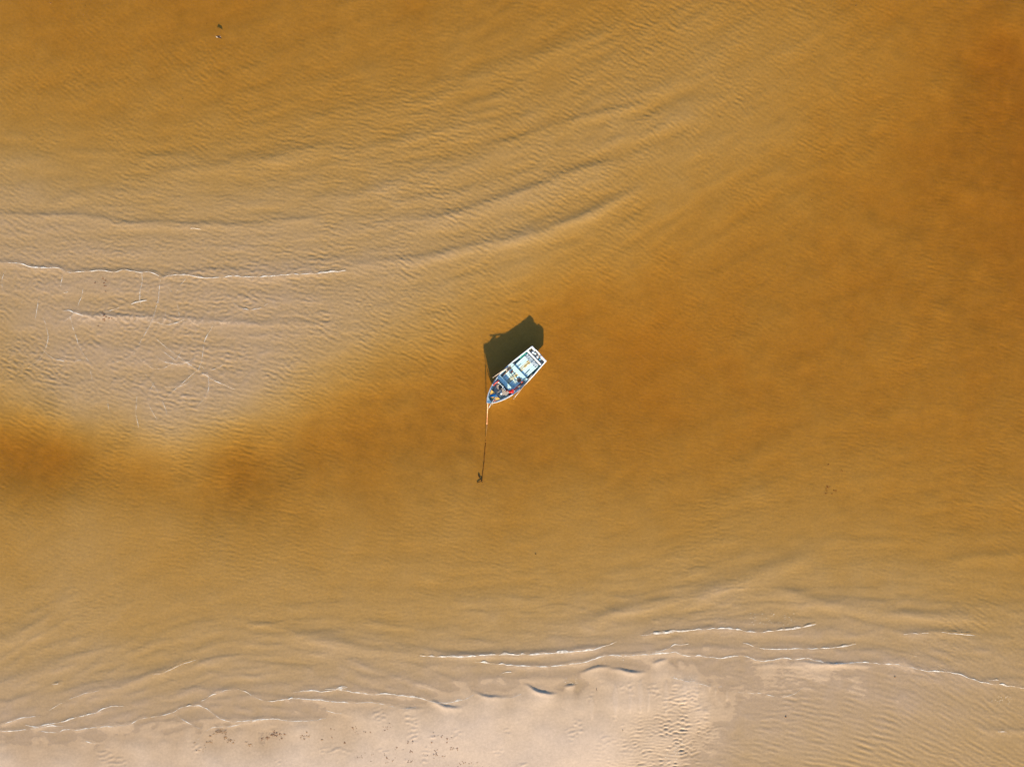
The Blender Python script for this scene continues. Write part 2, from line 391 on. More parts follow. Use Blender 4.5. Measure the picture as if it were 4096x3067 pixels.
# small cut banks whose north faces lie in their own shade
Z9 = (2.212, 2000, 2500)
BANKS = [
    (Z9, [(235, 512), (300, 570), (370, 597), (480, 607)], .15, .8),
    (Z9, [(570, 545), (620, 528), (670, 540)], .11, .6),
    (Z9, [(725, 425), (800, 382), (880, 365), (970, 376)], .11, .8),
    (Z9, [(1000, 383), (1080, 402), (1130, 417), (1200, 423), (1275, 412)], .13, .8),
    (Z9, [(1355, 340), (1420, 307), (1480, 300)], .09, .8),
    (Z7, [(680, 790), (760, 827), (850, 838)], .12, .8),
    (Z7, [(945, 740), (1040, 770), (1130, 774)], .10, .7),
    (Z8, [(845, 668), (930, 658), (1000, 668), (1080, 673), (1200, 672)], .09, .7),
    (Z8, [(640, 676), (760, 676)], .05, .6),
    (Z8, [(1180, 672), (1310, 684)], .035, .75),
    (Z7, [(500, 842), (620, 845)], .05, .5),
]


def crest_axis(pts):
    p = np.array(pts)
    horiz = np.ptp(p[:, 0]) >= np.ptp(p[:, 1])
    a, b = (p[:, 0], p[:, 1]) if horiz else (p[:, 1], p[:, 0])
    o = np.argsort(a)
    a, b = a[o], b[o]
    t = np.arange(a[0], a[-1], .05)
    f = np.interp(t, a, b)
    k = 9
    fp = np.pad(f, k, mode='edge')
    ker = np.hanning(2 * k + 1)
    ker /= ker.sum()
    f = np.convolve(fp, ker, 'valid')
    g = np.random.default_rng(int(abs(a[0]) * 1000) % 9999).standard_normal(len(t) + 60)
    g = np.convolve(g, np.hanning(13) / 3.0, 'same')[30:30 + len(t)]
    f = f + .018 * g
    g2 = np.random.default_rng(int(abs(a[0]) * 777) % 9973).standard_normal(len(t) + 120)
    g2 = np.convolve(g2, np.hanning(41) / 4.0, 'same')[60:60 + len(t)]
    f = f + (.0 if horiz and a[-1] - a[0] > 6 else .028) * g2
    return horiz, t, f


wave = np.zeros((NY, NX))
FOAM_GLINT = []


def netlines(n, w_north, w_south):
    """ridges of even width along the zero contours of a smooth noise, steeper on the north side"""
    gy, gx = np.gradient(n, STEP)
    g = np.hypot(gx, gy) + .35 * np.hypot(gx, gy).mean()
    sdist = n / g * np.where(gy > 0, 1, -1)
    sharp = np.abs(gy) / g
    return sharp ** .5 * np.where(sdist > 0, np.exp(-(sdist / w_north) ** 2), np.exp(-(sdist / w_south) ** 2))


# long soft swells: they sweep up to the right across the top, and bow round the shore below
SWELL = field([(0, 470, -2), (500, 480, 0), (900, 450, 8), (1200, 380, 18), (1500, 250, 24), (1700, 100, 28), (300, 300, 6), (700, 330, 12), (1100, 150, 22), (100, 650, -2), (600, 620, 2), (1000, 560, 14), (1300, 480, 24), (300, 850, 0), (1700, 500, 26), (2100, 400, 20),
               (0, 1400, 26), (300, 1350, 22), (600, 1250, 10), (600, 1400, -4), (900, 1350, -6), (1100, 1250, 3), (1400, 1200, 10), (1700, 1150, 16), (1500, 1350, 8), (1900, 1300, -6), (2150, 1350, -8), (1000, 1050, 4), (1800, 950, 14), (100, 1550, 12), (1900, 1050, 10), (400, 1500, 10), (1200, 1420, 2)], 5e-3, (50, 40))


def along_swell(wl, bw, spread, seed, angles=(-15, 0, 15, 30)):
    o = np.zeros((NY, NX))
    w2 = np.zeros((NY, NX))
    for i, a in enumerate(angles):
        w = np.clip(1 - np.abs(np.clip(SWELL, -15, 30) - a) / 15.0, 0, 1)
        o += w * fnoise(wl, bw, a, spread, seed + i)
        w2 += w * w
    return o / np.sqrt(np.maximum(w2, .2))


upper = np.clip(field([(0, 300, .5), (400, 300, .8), (800, 300, 1), (1100, 350, 1.2), (1300, 300, 1.2), (1500, 150, 1), (1000, 500, 1.1), (1250, 450, 1.1), (500, 480, .9), (150, 470, .8), (300, 100, .4), (800, 80, .5), (1200, 60, .8), (1750, 150, .6), (1700, 350, .6), (2050, 250, .2), (1600, 600, .35), (2000, 600, .3),
                       (400, 680, .6), (150, 750, .5), (700, 650, .8), (900, 720, .7), (400, 850, .4), (1100, 750, .2), (1400, 850, .12), (1000, 950, .12), (300, 1020, .1), (900, 1120, .25), (1400, 1050, .3), (1800, 950, .35), (1300, 1180, .5), (1700, 1150, .6), (2100, 1150, .6),
                       (200, 1250, .3), (600, 1250, .35), (900, 1300, .7), (1300, 1290, .9), (1600, 1270, 1), (2000, 1250, .8), (200, 1400, .8), (600, 1400, .8), (1000, 1400, .8), (1500, 1360, .7), (1900, 1360, .8), (300, 1500, .6), (900, 1480, .4), (1500, 1430, .3), (300, 1600, 0), (1000, 1560, 0), (1600, 1500, 0), (1900, 1560, .1)], 3e-3, (70, 54)), 0, 1.2)
bed += upper * (.0052 * along_swell(2.3, .35, .16, 700) + .0022 * along_swell(.9, .4, .25, 710))
bed += upper * sstep(-.4, .9, lowpass(1.4, 721)) * .010 * netlines(along_swell(2.6, .4, .12, 720), .18, .55)
# fine curved lines crossing over the bar
barw = np.clip(np.exp(-(((XX - wx(640)) / 12) ** 2 + ((YY - wy(1360)) / 5.5) ** 2)) * 1.3, 0, 1)
for k in range(3):
    bed += barw * sstep(-.6, .8, lowpass(1.0, 731 + k)) * .0095 * netlines(fnoise(2.4, .5, None, .3, 740 + k), .07, .13)
# overlapping wavelets along the shore
shorew = sstep(.34, .2, tone) * sstep(-.01, .03, tone) * (YY < wy(2350)) * (1 - .8 * GRAZE)
for k in range(3):
    bed += shorew * sstep(-.5, .7, lowpass(1.2, 751 + k)) * .0085 * netlines(along_swell(1.9 + .5 * k, .5, .22, 760 + 10 * k), .09, .24)
for crop, pts, hgt, wnn, wss, fw, fc in CRESTS:
    wpts = zpts(*crop, pts)
    if wnn >= .2: hgt = hgt * 1.0
    horiz, t, f = crest_axis(wpts)
    A_, B_ = (XX, YY) if horiz else (YY, XX)
    cfv = np.interp(xs_d if horiz else ys_d, t, f)
    slope = np.interp(xs_d if horiz else ys_d, t, np.gradient(f, t))
    if horiz:
        s = (YY - cfv[None, :]) / np.sqrt(1 + slope[None, :] ** 2)
        av = xs_d[None, :]
    else:
        s = (XX - cfv[:, None]) / np.sqrt(1 + slope[:, None] ** 2)
        av = ys_d[:, None]
    L = t[-1] - t[0]
    tp = min(2.5, .3 * L)
    taper = sstep(t[0] - .05, t[0] + tp, av) * sstep(t[-1] + .05, t[-1] - tp, av)
    if t[0] < -32.3 and horiz: taper = sstep(t[-1] + .05, t[-1] - tp, av) * np.ones_like(s)
    if t[-1] > 32.3 and horiz: taper = sstep(t[0] - .05, t[0] + tp, av) * np.ones_like(s)
    prof = np.where(s > 0, np.exp(-(s / wnn) ** 2), np.exp(-(s / (.72 * wss)) ** 2))
    wave += hgt * taper * prof
    if fw != 0:
        FOAM_GLINT.append((horiz, t, f, abs(fw), fc, fw < 0))
bed += wave * 1.25
for crop, pts, hgt, ws in BANKS:
    horiz, t, f = crest_axis(zpts(*crop, pts))
    cfv = np.interp(xs_d, t, f)
    s = YY - cfv[None, :]
    L = t[-1] - t[0]
    av = xs_d[None, :]
    taper = sstep(t[0] - .25 * L, t[0] + .4 * L, av) * sstep(t[-1] + .25 * L, t[-1] - .4 * L, av)
    soft = np.exp(-((av - .5 * (t[0] + t[-1])) / (.55 * L + .9)) ** 2)
    k_ = np.exp(-(np.minimum(s, 0) / .25) ** 2)
    tap2 = taper * k_ + taper * soft * (1 - k_)
    prof = np.where(s > 0, np.exp(-(s / .07) ** 2), .55 * np.exp(-(s / .22) ** 2) + .45 * np.exp(-(s / (2.2 * ws)) ** 2))
    bed += .42 * hgt * np.where(s > 0, taper, tap2) * prof

# ---- pitted wet sand, tongues of drier sand, small lumps on the beach
pit_mask = np.clip(field([(1440, 1560, 1), (1480, 1590, 1), (1400, 1600, .9), (1440, 1640, 1), (1380, 1640, .7), (1510, 1540, .8), (1460, 1520, .7), (1380, 1540, .1), (1300, 1560, -.1), (1250, 1640, .1), (1560, 1590, .0), (1540, 1640, .0), (1550, 1520, .1),
                          (1600, 1500, -.3), (1300, 1500, -.3), (1000, 1500, -.5), (1000, 1656, -.3), (1700, 1600, -.5), (400, 1500, -.6), (1300, 1300, -.8), (2000, 1500, -.8), (500, 900, -1), (1500, 700, -1), (1430, 1500, .2)], 1e-3, (80, 64)), 0, 1)
pn = fnoise(.26, .35, 2, .7, 600)
clus = sstep(-.5, .9, lowpass(.5, 601))
bed += pit_mask * .016 * clus * (np.clip(pn, -2, .7)) + pit_mask * .004 * fnoise(.2, .3, -2, .35, 602)
TONG = [(1800, 330, 655, 62), (1985, 350, 565, 36), (1530, 330, 790, 50), (1150, 330, 775, 60), (1270, 430, 760, 26), (780, 420, 850, 70), (1000, 400, 760, 50), (430, 560, 845, 60), (2170, 330, 440, 20), (2430, 420, 600, 26), (2260, 380, 500, 20)]
for cx, y0, y1, hw in TONG:
    X0 = wx(2250 + cx / 3.687)
    Ya, Yb = wy(2650 + y0 / 3.687), wy(2650 + y1 / 3.687)
    v = (Ya - YY) / (Ya - Yb)
    half = hw / 3.687 / PXM * np.clip(1 - v, 0, 1) ** .75 * sstep(-.3, .25, v) + 1e-4
    bed += .016 * sstep(1.0, .55, np.abs(XX - X0) / half) * (v > -.3) * (v < 1)
beach = sstep(.02, -.06, tone)
lump = fnoise(.30, .4, 10, .8, 610)
lm = sstep(.9, 2.0, lowpass(.8, 611)) * beach
bed += lm * .007 * np.clip(lump, -.4, 2.0) + beach * (.004 * lowpass(.9, 612) + .012 * lowpass(2.2, 614)) + beach * .0008 * fnoise(.2, .4, None, .3, 613)

# ---- brown film that has settled on the bed in the still hollows
film = field([(100, 965, .9), (250, 985, .6), (0, 950, .7), (480, 1040, .9), (560, 985, .7), (380, 960, .1), (330, 1070, .0), (150, 1100, 0), (700, 1060, .3), (900, 900, .5), (1000, 880, .45), (1180, 930, .5), (1300, 880, .35), (1150, 760, .1), (1400, 720, .0),
              (1600, 560, .2), (1850, 620, .35), (2130, 230, .9), (2150, 320, .8), (2200, 480, .6), (2150, 600, .7), (1950, 120, .1), (2060, 60, .4), (1900, 430, .3), (1600, 860, .3), (2000, 800, .3), (1600, 1000, .15), (2000, 1050, .1), (1200, 1100, .05), (600, 1200, 0), (1500, 1250, 0),
              (500, 700, 0), (200, 800, 0), (700, 400, 0), (1200, 300, 0), (1500, 200, 0), (300, 100, .25), (700, 60, .25), (1000, 60, .2), (0, 200, .05), (1000, 1400, 0), (1900, 1400, 0), (300, 1400, 0), (700, 820, .2), (620, 900, .3)], 3e-3, (70, 54))
film = np.clip(film * (1 + .30 * lowpass(.9, 51) + .2 * lowpass(.35, 52)), 0, 1)
# ---- water surface: the same crests, low wavelets, and level everywhere else
surf = wave * .55 + .0022 * np.clip(AMP, .15, 1) * (r1 + .5 * r2) * sstep(.0, .1, tone) + .002 * lowpass(1.0, 71)
surf = surf * sstep(-.05, .06, tone) + .001


def bilinear(F, x, y):
    u = np.clip((np.asarray(x) + 34.0) / STEP, 0, NX - 1.001)
    v = np.clip((np.asarray(y) + 26.0) / STEP, 0, NY - 1.001)
    i, j = u.astype(int), v.astype(int)
    fu, fv = u - i, v - j
    return (F[j, i] * (1 - fu) * (1 - fv) + F[j, i + 1] * fu * (1 - fv) + F[j + 1, i] * (1 - fu) * fv + F[j + 1, i + 1] * fu * fv)


def bedz(x, y):
    return float(bilinear(bed, x, y))


def sheet_mesh(name, xs, ys, Zf, closed_to=None, attrs=None):
    """a regular sheet, its border stretched out to the horizon; closed_to makes it a closed body of that bottom level"""
    ext = np.array([2.0, 6, 15, 40, 110, 300, 900])
    xs2 = np.concatenate([xs[0] - ext[::-1], xs, xs[-1] + ext])
    ys2 = np.concatenate([ys[0] - ext[::-1], ys, ys[-1] + ext])
    n = len(ext)
    Z2 = np.pad(Zf, n, mode='edge')
    gx, gy = np.meshgrid(xs2, ys2)
    nx, ny = len(xs2), len(ys2)
    co = np.stack([gx.ravel(), gy.ravel(), Z2.ravel()], 1)
    idx = np.arange(nx * ny).reshape(ny, nx)
    q = np.stack([idx[:-1, :-1].ravel(), idx[:-1, 1:].ravel(), idx[1:, 1:].ravel(), idx[1:, :-1].ravel()], 1)
    if closed_to is not None:
        k0 = len(co)
        bx = np.array([(xs2[0], ys2[0]), (xs2[-1], ys2[0]), (xs2[-1], ys2[-1]), (xs2[0], ys2[-1])])
        # bottom as a coarse fan of quads along each side would crack; drop the whole rim instead
        rim = np.concatenate([idx[0, :], idx[1:, -1], idx[-1, -2::-1], idx[-2:0:-1, 0]])
        low = co[rim].copy()
        low[:, 2] = closed_to
        ctr = np.array([[0, 0, closed_to]])
        co = np.concatenate([co, low, ctr])
        m = len(rim)
        a = np.arange(m)
        b = (a + 1) % m
        side = np.stack([rim[b], rim[a], k0 + a, k0 + b], 1)
        q = np.concatenate([q, side])
        tri = np.stack([k0 + b, k0 + a, np.full(m, k0 + m)], 1)
    else:
        tri = np.zeros((0, 3), int)
    me = bpy.data.meshes.new(name)
    me.vertices.add(len(co))
    me.vertices.foreach_set('co', co.ravel().astype(np.float32))
    loops = np.concatenate([q.ravel(), tri.ravel()]).astype(np.int32)
    me.loops.add(len(loops))
    me.loops.foreach_set('vertex_index', loops)
    npoly = len(q) + len(tri)
    me.polygons.add(npoly)
    starts = np.concatenate([np.arange(len(q)) * 4, len(q) * 4 + np.arange(len(tri)) * 3]).astype(np.int32)
    me.polygons.foreach_set('loop_start', starts)
    me.update(calc_edges=True)
    me.shade_smooth()
    for an, av in (attrs or {}).items():
        at = me.attributes.new(an, 'FLOAT', 'POINT')
        at.data.foreach_set('value', np.pad(av, n, mode='edge').ravel().astype(np.float32))
    return me


# ---- sand material
m_sand, nt, b = new_mat('sand')
geo = N(nt, 'ShaderNodeNewGeometry')
sep = N(nt, 'ShaderNodeSeparateXYZ')
nt.links.new(geo.outputs['Position'], sep.inputs[0])
n_low = N(nt, 'ShaderNodeTexNoise')
n_low.inputs['Scale'].default_value = .35
n_low.inputs['Detail'].default_value = 3
nt.links.new(geo.outputs['Position'], n_low.inputs['Vector'])
# wetness from the height above the water's edge, edge broken by noise
ma = N(nt, 'ShaderNodeMath', operation='MULTIPLY_ADD')
ma.inputs[1].default_value = .035
nt.links.new(n_low.outputs['Fac'], ma.inputs[0])
nt.links.new(sep.outputs['Z'], ma.inputs[2])
mr = N(nt, 'ShaderNodeMapRange')
mr.inputs['From Min'].default_value = .016
mr.inputs['From Max'].default_value = .10
nt.links.new(ma.outputs[0], mr.inputs['Value'])
dry = N(nt, 'ShaderNodeMix', data_type='RGBA')
dry.inputs['A'].default_value = (.39, .268, .162, 1)
dry.inputs['B'].default_value = (.515, .385, .282, 1)
nt.links.new(mr.outputs[0], dry.inputs['Factor'])
# brownish and olive films on the bed
n_alg = N(nt, 'ShaderNodeTexNoise')
n_alg.inputs['Scale'].default_value = .9
n_alg.inputs['Detail'].default_value = 4
n_alg.inputs['Roughness'].default_value = .62
nt.links.new(geo.outputs['Position'], n_alg.inputs['Vector'])
alg = N(nt, 'ShaderNodeMapRange')
alg.inputs['From Min'].default_value = .48
alg.inputs['From Max'].default_value = .75
alg.inputs['To Max'].default_value = .18
nt.links.new(n_alg.outputs['Fac'], alg.inputs['Value'])
dm = N(nt, 'ShaderNodeMapRange')          # only grows where it is always under water
dm.inputs['From Min'].default_value = -.07
dm.inputs['From Max'].default_value = -.20
nt.links.new(sep.outputs['Z'], dm.inputs['Value'])
at_ = N(nt, 'ShaderNodeAttribute', attribute_name='film')
fa = N(nt, 'ShaderNodeMath', operation='MULTIPLY_ADD')
fa.inputs[1].default_value = .34
nt.links.new(at_.outputs['Fac'], fa.inputs[0])
m0 = N(nt, 'ShaderNodeMath', operation='MULTIPLY')
nt.links.new(alg.outputs[0], m0.inputs[0])
nt.links.new(dm.outputs[0], m0.inputs[1])
nt.links.new(m0.outputs[0], fa.inputs[2])
mm = N(nt, 'ShaderNodeMath', operation='MINIMUM')
mm.inputs[1].default_value = .8
nt.links.new(fa.outputs[0], mm.inputs[0])
algm = N(nt, 'ShaderNodeMix', data_type='RGBA')
algm.inputs['B'].default_value = (.19, .14, .085, 1)
nt.links.new(mm.outputs[0], algm.inputs['Factor'])
nt.links.new(dry.outputs['Result'], algm.inputs['A'])
# grain
n_gr = N(nt, 'ShaderNodeTexNoise')
n_gr.inputs['Scale'].default_value = 6.0
n_gr.inputs['Detail'].default_value = 3
n_gr.inputs['Roughness'].default_value = .75
nt.links.new(geo.outputs['Position'], n_gr.inputs['Vector'])
gr = N(nt, 'ShaderNodeMapRange')
gr.inputs['From Min'].default_value = .3
gr.inputs['From Max'].default_value = .7
gr.inputs['To Min'].default_value = .9
gr.inputs['To Max'].default_value = 1.1
nt.links.new(n_gr.outputs['Fac'], gr.inputs['Value'])
mul = N(nt, 'ShaderNodeVectorMath', operation='SCALE')
nt.links.new(algm.outputs['Result'], mul.inputs[0])
nt.links.new(gr.outputs[0], mul.inputs['Scale'])
nt.links.new(mul.outputs[0], b.inputs['Base Color'])
rr = N(nt, 'ShaderNodeMapRange')
rr.inputs['To Min'].default_value = .42
rr.inputs['To Max'].default_value = .9
nt.links.new(mr.outputs[0], rr.inputs['Value'])
nt.links.new(rr.outputs[0], b.inputs['Roughness'])
b.inputs['Specular IOR Level'].default_value = .3

sand = bpy.data.objects.new('sand_ground', sheet_mesh('sand_ground', xs_d, ys_d, bed, attrs={'film': film}))
sand.data.materials.append(m_sand)
col.objects.link(sand)
tag(sand, 'pale sand beach and rippled sandbar running under the shallow water', kind='structure')

# ---- water: clear brown body, thin mirror on top
m_wat, nt, b = new_mat('tea_brown_water')
nt.nodes.remove(b)
out = nt.nodes['Material Output']
lw = N(nt, 'ShaderNodeLayerWeight')          # Schlick mirror share, same from above and below
lw.inputs['Blend'].default_value = .5
pw = N(nt, 'ShaderNodeMath', operation='POWER')
pw.inputs[1].default_value = 5.0
nt.links.new(lw.outputs['Facing'], pw.inputs[0])
fr = N(nt, 'ShaderNodeMath', operation='MULTIPLY_ADD')
fr.inputs[1].default_value = .98
fr.inputs[2].default_value = .02
nt.links.new(pw.outputs[0], fr.inputs[0])
tr = N(nt, 'ShaderNodeBsdfTransparent')
gl = N(nt, 'ShaderNodeBsdfGlossy')
gl.inputs['Roughness'].default_value = .12
mx = N(nt, 'ShaderNodeMixShader')
nt.links.new(fr.outputs[0], mx.inputs['Fac'])
nt.links.new(tr.outputs[0], mx.inputs[1])
nt.links.new(gl.outputs[0], mx.inputs[2])
nt.links.new(mx.outputs[0], out.inputs['Surface'])
va = N(nt, 'ShaderNodeVolumeAbsorption')
va.inputs['Color'].default_value = (.93, .757, .0, 1)
va.inputs['Density'].default_value = 2.8
nt.links.new(va.outputs[0], out.inputs['Volume'])
ws_ = 2
water = bpy.data.objects.new('water', sheet_mesh('water', xs_d[::ws_], ys_d[::ws_], surf[::ws_, ::ws_], closed_to=-3.0))
water.data.materials.append(m_wat)
col.objects.link(water)
tag(water, 'shallow clear tea brown water over sand', kind='structure')


# ================================================================== mesh builder
class MB:
    def __init__(s):
        s.v, s.f = [], []

    def add(s, vs_, fs):
        o = len(s.v)
        s.v += [tuple(v) for v in vs_]
        s.f += [tuple(i + o for i in f) for f in fs]

    def box(s, c, size, rz=0.0, bev=0.0, tilt=None):
        hx, hy, hz = (d / 2 for d in size)
        M = Matrix.Rotation(rz, 3, 'Z')
        if tilt: M = M @ Matrix.Rotation(tilt, 3, 'Y')
        if bev <= 0:
            vs_ = [(x, y, z) for z in (-hz, hz) for x, y in ((-hx, -hy), (hx, -hy), (hx, hy), (-hx, hy))]
            fs = [(3, 2, 1, 0), (4, 5, 6, 7), (0, 1, 5, 4), (1, 2, 6, 5), (2, 3, 7, 6), (3, 0, 4, 7)]
        else:
            k = min(bev, hx * .9, hy * .9, hz * .9)
            ring = []
            for z, i in ((-hz, k), (-hz + k, 0), (hz - k, 0), (hz, k)):
                a, b_ = hx - i, hy - i
                ring.append([(-a + k * .6, -b_, z), (a - k * .6, -b_, z), (a, -b_ + k * .6, z), (a, b_ - k * .6, z), (a - k * .6, b_, z), (-a + k * .6, b_, z), (-a, b_ - k * .6, z), (-a, -b_ + k * .6, z)])
            vs_ = [p for r_ in ring for p in r_]
            fs = [tuple(range(7, -1, -1)), tuple(range(24, 32))]
            for r_ in range(3):
                for i in range(8):
                    j = (i + 1) % 8
                    fs.append((r_ * 8 + i, r_ * 8 + j, r_ * 8 + 8 + j, r_ * 8 + 8 + i))
        c = Vector(c)
        s.add([M @ Vector(v) + c for v in vs_], fs)
        return s

    def tube(s, pts, rad, n=8, cap=True, flat=1.0):
        pts = [Vector(p) for p in pts]
        m = len(pts)
        rads = rad if isinstance(rad, (list, tuple)) else [rad] * m
        vs_, fs = [], []
        for i, p in enumerate(pts):
            d = (pts[min(i + 1, m - 1)] - pts[max(i - 1, 0)]).normalized()
            up = Vector((0, 0, 1)) if abs(d.z) < .95 else Vector((1, 0, 0))
            a = d.cross(up).normalized()
            b_ = a.cross(d).normalized()
            for k in range(n):
                t = 2 * math.pi * k / n
                vs_.append(p + rads[i] * (a * math.cos(t) + b_ * math.sin(t) * flat))
        for i in range(m - 1):
            for k in range(n):
                j = (k + 1) % n
                fs.append((i * n + k, i * n + j, i * n + n + j, i * n + n + k))
        if cap:
            fs.append(tuple(range(n - 1, -1, -1)))
            fs.append(tuple(range((m - 1) * n, m * n)))
        s.add(vs_, fs)
        return s

    def prism(s, poly, z0, z1):
        n = len(poly)
        zz0 = z0 if callable(z0) else (lambda x, y: z0)
        zz1 = z1 if callable(z1) else (lambda x, y: z1)
        vs_ = [(x, y, zz0(x, y)) for x, y in poly] + [(x, y, zz1(x, y)) for x, y in poly]
        area = sum(poly[i][0] * poly[(i + 1) % n][1] - poly[(i + 1) % n][0] * poly[i][1] for i in range(n))
        fs = [tuple(range(n - 1, -1, -1)), tuple(range(n, 2 * n))] + [(i, (i + 1) % n, n + (i + 1) % n, n + i) for i in range(n)]
        if area < 0: fs = [tuple(reversed(f)) for f in fs]
        s.add(vs_, fs)
        return s

    def lathe(s, prof, n=14, c=(0, 0, 0), axis='Z'):
        vs_, fs = [], []
        for r_, z in prof:
            for k in range(n):
                t = 2 * math.pi * k / n
                p = Vector((r_ * math.cos(t), r_ * math.sin(t), z))
                if axis == 'X': p = Vector((p.z, p.x, p.y))
                vs_.append(p + Vector(c))
        m = len(prof)
        for i in range(m - 1):
            for k in range(n):
                j = (k + 1) % n
                fs.append((i * n + k, i * n + j, i * n + n + j, i * n + n + k))
        fs.append(tuple(range(n - 1, -1, -1)))
        fs.append(tuple(range((m - 1) * n, m * n)))
        s.add(vs_, fs)
        return s

    def grid(s, rows):
        n = len(rows[0])
        vs_ = [p for r_ in rows for p in r_]
        fs = [(i * n + j, i * n + j + 1, (i + 1) * n + j + 1, (i + 1) * n + j) for i in range(len(rows) - 1) for j in range(n - 1)]
        s.add(vs_, fs)
        return s

    def build(s, name, mat, parent=None, smooth=False, loc=None, rz=None, label=None):
        me = bpy.data.meshes.new(name)
        me.from_pydata([tuple(v) for v in s.v], [], s.f)
        me.update()
        if smooth: me.shade_smooth()
        else: me.shade_flat()
        me.materials.append(mat)
        o = bpy.data.objects.new(name, me)
        col.objects.link(o)
        if parent: o.parent = parent
        if loc is not None: o.location = loc
        if rz is not None: o.rotation_euler = (0, 0, rz)
        if label: o['label'] = label
        return o


def empty(name, loc, rz=0):
    o = bpy.data.objects.new(name, None)
    col.objects.link(o)
    o.location = loc
    o.rotation_euler = (0, 0, rz)
    o.empty_display_size = .2
    return o


# ================================================================== THE BOAT
M_white = paint('boat_white_paint', (.80, .80, .78), (.62, .64, .62), 9, .45, .5, .72)
M_inner = paint('boat_inside_paint', (.78, .92, .80), (.64, .80, .68), 7, .5, .5, .72, stretch=(1, 4, 4))
M_seat = paint('pale_blue_bench_paint', (.54, .76, .72), (.46, .66, .63), 6, .45, .52, .75)
M_floor = paint('worn_floor_paint', (.62, .86, .86), (.34, .27, .12), 4.5, .6, .60, .68, .2, stretch=(1.2, 5, 5))
M_rust = paint('rust_stained_floor_paint', (.70, .78, .66), (.50, .32, .06), 3.0, .65, .42, .55, .2, stretch=(1.6, 6, 5))
M_brown = paint('bare_brown_boards', (.48, .40, .33), (.28, .22, .18), 5, .75, .4, .7, .3, stretch=(1, 9, 5))
M_flake = paint('flaking_dark_blue_paint', (.02, .085, .15), (.55, .60, .62), 16, .55, .46, .53, .3)
M_teal = paint('turquoise_hose', (.02, .36, .30), (.015, .26, .24), 10, .4)
M_teald = paint('dark_teal_hose', (.01, .16, .17), (.008, .10, .11), 10, .4)
M_well = paint('dirty_well_floor', (.50, .43, .35), (.30, .18, .11), 7, .8, .45, .62, .3)
M_yel = paint('yellow_board_paint', (.85, .46, .09), (.75, .40, .08), 6, .5)
M_blue = paint('blue_board_paint', (.015, .19, .48), (.015, .15, .38), 7, .45)
M_red = paint('red_cloth', (.72, .012, .008), (.5, .01, .01), 8, .75)
M_red2 = paint('orange_red_plastic', (.70, .085, .035), (.45, .04, .02), 10, .5)
M_dkred = paint('dark_red_cloth', (.24, .01, .02), (.15, .01, .015), 9, .8)
M_black = paint('black_plastic', (.008, .010, .011), (.02, .02, .02), 9, .6)
M_navy = paint('navy_cloth', (.02, .03, .11), (.015, .02, .06), 9, .8)
M_oar = paint('weathered_oar_wood', (.48, .36, .26), (.34, .25, .18), 6, .6, stretch=(1, 6, 6))
M_pole = paint('grey_weathered_pole', (.42, .42, .40), (.30, .28, .25), 8, .55, stretch=(1, 6, 6))
M_met = paint('pale_green_pipe', (.66, .76, .64), (.36, .42, .34), 12, .35)
M_ring = paint('brown_rope_ring', (.22, .12, .075), (.12, .065, .04), 24, .85, bump=.5)
M_rope = paint('orange_rope', (.74, .26, .09), (.85, .52, .34), 14, .8, .4, .65, .5)
M_rope2 = paint('soaked_brown_rope', (.16, .075, .03), (.09, .045, .02), 14, .9, bump=.5)
M_tan = paint('tan_cord', (.40, .24, .13), (.28, .16, .09), 12, .85)
M_float = paint('off_white_plastic', (.66, .70, .70), (.48, .54, .55), 8, .45)
M_grey = paint('light_grey_plastic', (.44, .54, .57), (.34, .42, .45), 8, .5)
M_skyb = paint('light_blue_cloth', (.06, .36, .55), (.04, .22, .38), 12, .7)
M_rustm = paint('rusty_iron', (.045, .024, .014), (.02, .013, .01), 14, .9, bump=.5)
M_dkmet = paint('dark_steel', (.06, .055, .05), (.03, .03, .03), 14, .5, metal=.6)

BL = 4.5
BX, BY, BZ = wx(2155.5), wy(1415.5), .07
BROT = math.atan2(-0.688, -0.7256)
CB, SB = math.cos(BROT), math.sin(BROT)


def ST(px, py):
    """photo pixel -> boat coordinates (metres forward of the transom, metres to port)"""
    dx, dy = wx(px) - BX, wy(py) - BY
    return dx * CB + dy * SB, -dx * SB + dy * CB


def Q1(x, y):                                  # crop of the whole boat
    return ST(1880 + x / 3.764, 1220 + y / 3.764)


def Q4(x, y):                                  # crop of the bow half
    return ST(1920 + x / 9.2, 1460 + y / 9.2)


def Q3(x, y):                                  # crop of the stern
    return ST(2040 + x / 11.83, 1360 + y / 11.83)


def BW(s, t, z=0.0):
    return Vector((BX + s * CB - t * SB, BY + s * SB + t * CB, z + BZ))


def half(s):
    return float(np.interp(s, [0, .5, 1, 1.5, 2, 2.5, 3, 3.4, 3.8, 4.1, 4.3, 4.42, 4.5], [.65, .69, .745, .785, .805, .795, .735, .64, .50, .355, .22, .115, .03]))


_hs = np.linspace(0, 4.5, 91)
_hh = np.array([half(s) for s in _hs])
_hp = np.pad(_hh, 5, mode='reflect', reflect_type='odd')
_hh = np.convolve(_hp, np.hanning(11) / np.hanning(11).sum(), 'valid')


def hb(s):
    return max(.012, float(np.interp(s, _hs, _hh)))


def sheer(s):
    u = s / BL
    return .40 + .65 * u ** 3.1


boat = empty('rowing_boat', (BX, BY, BZ), BROT)
tag(boat, 'white open wooden boat with pale blue benches, anchored in brown water', 'boat')


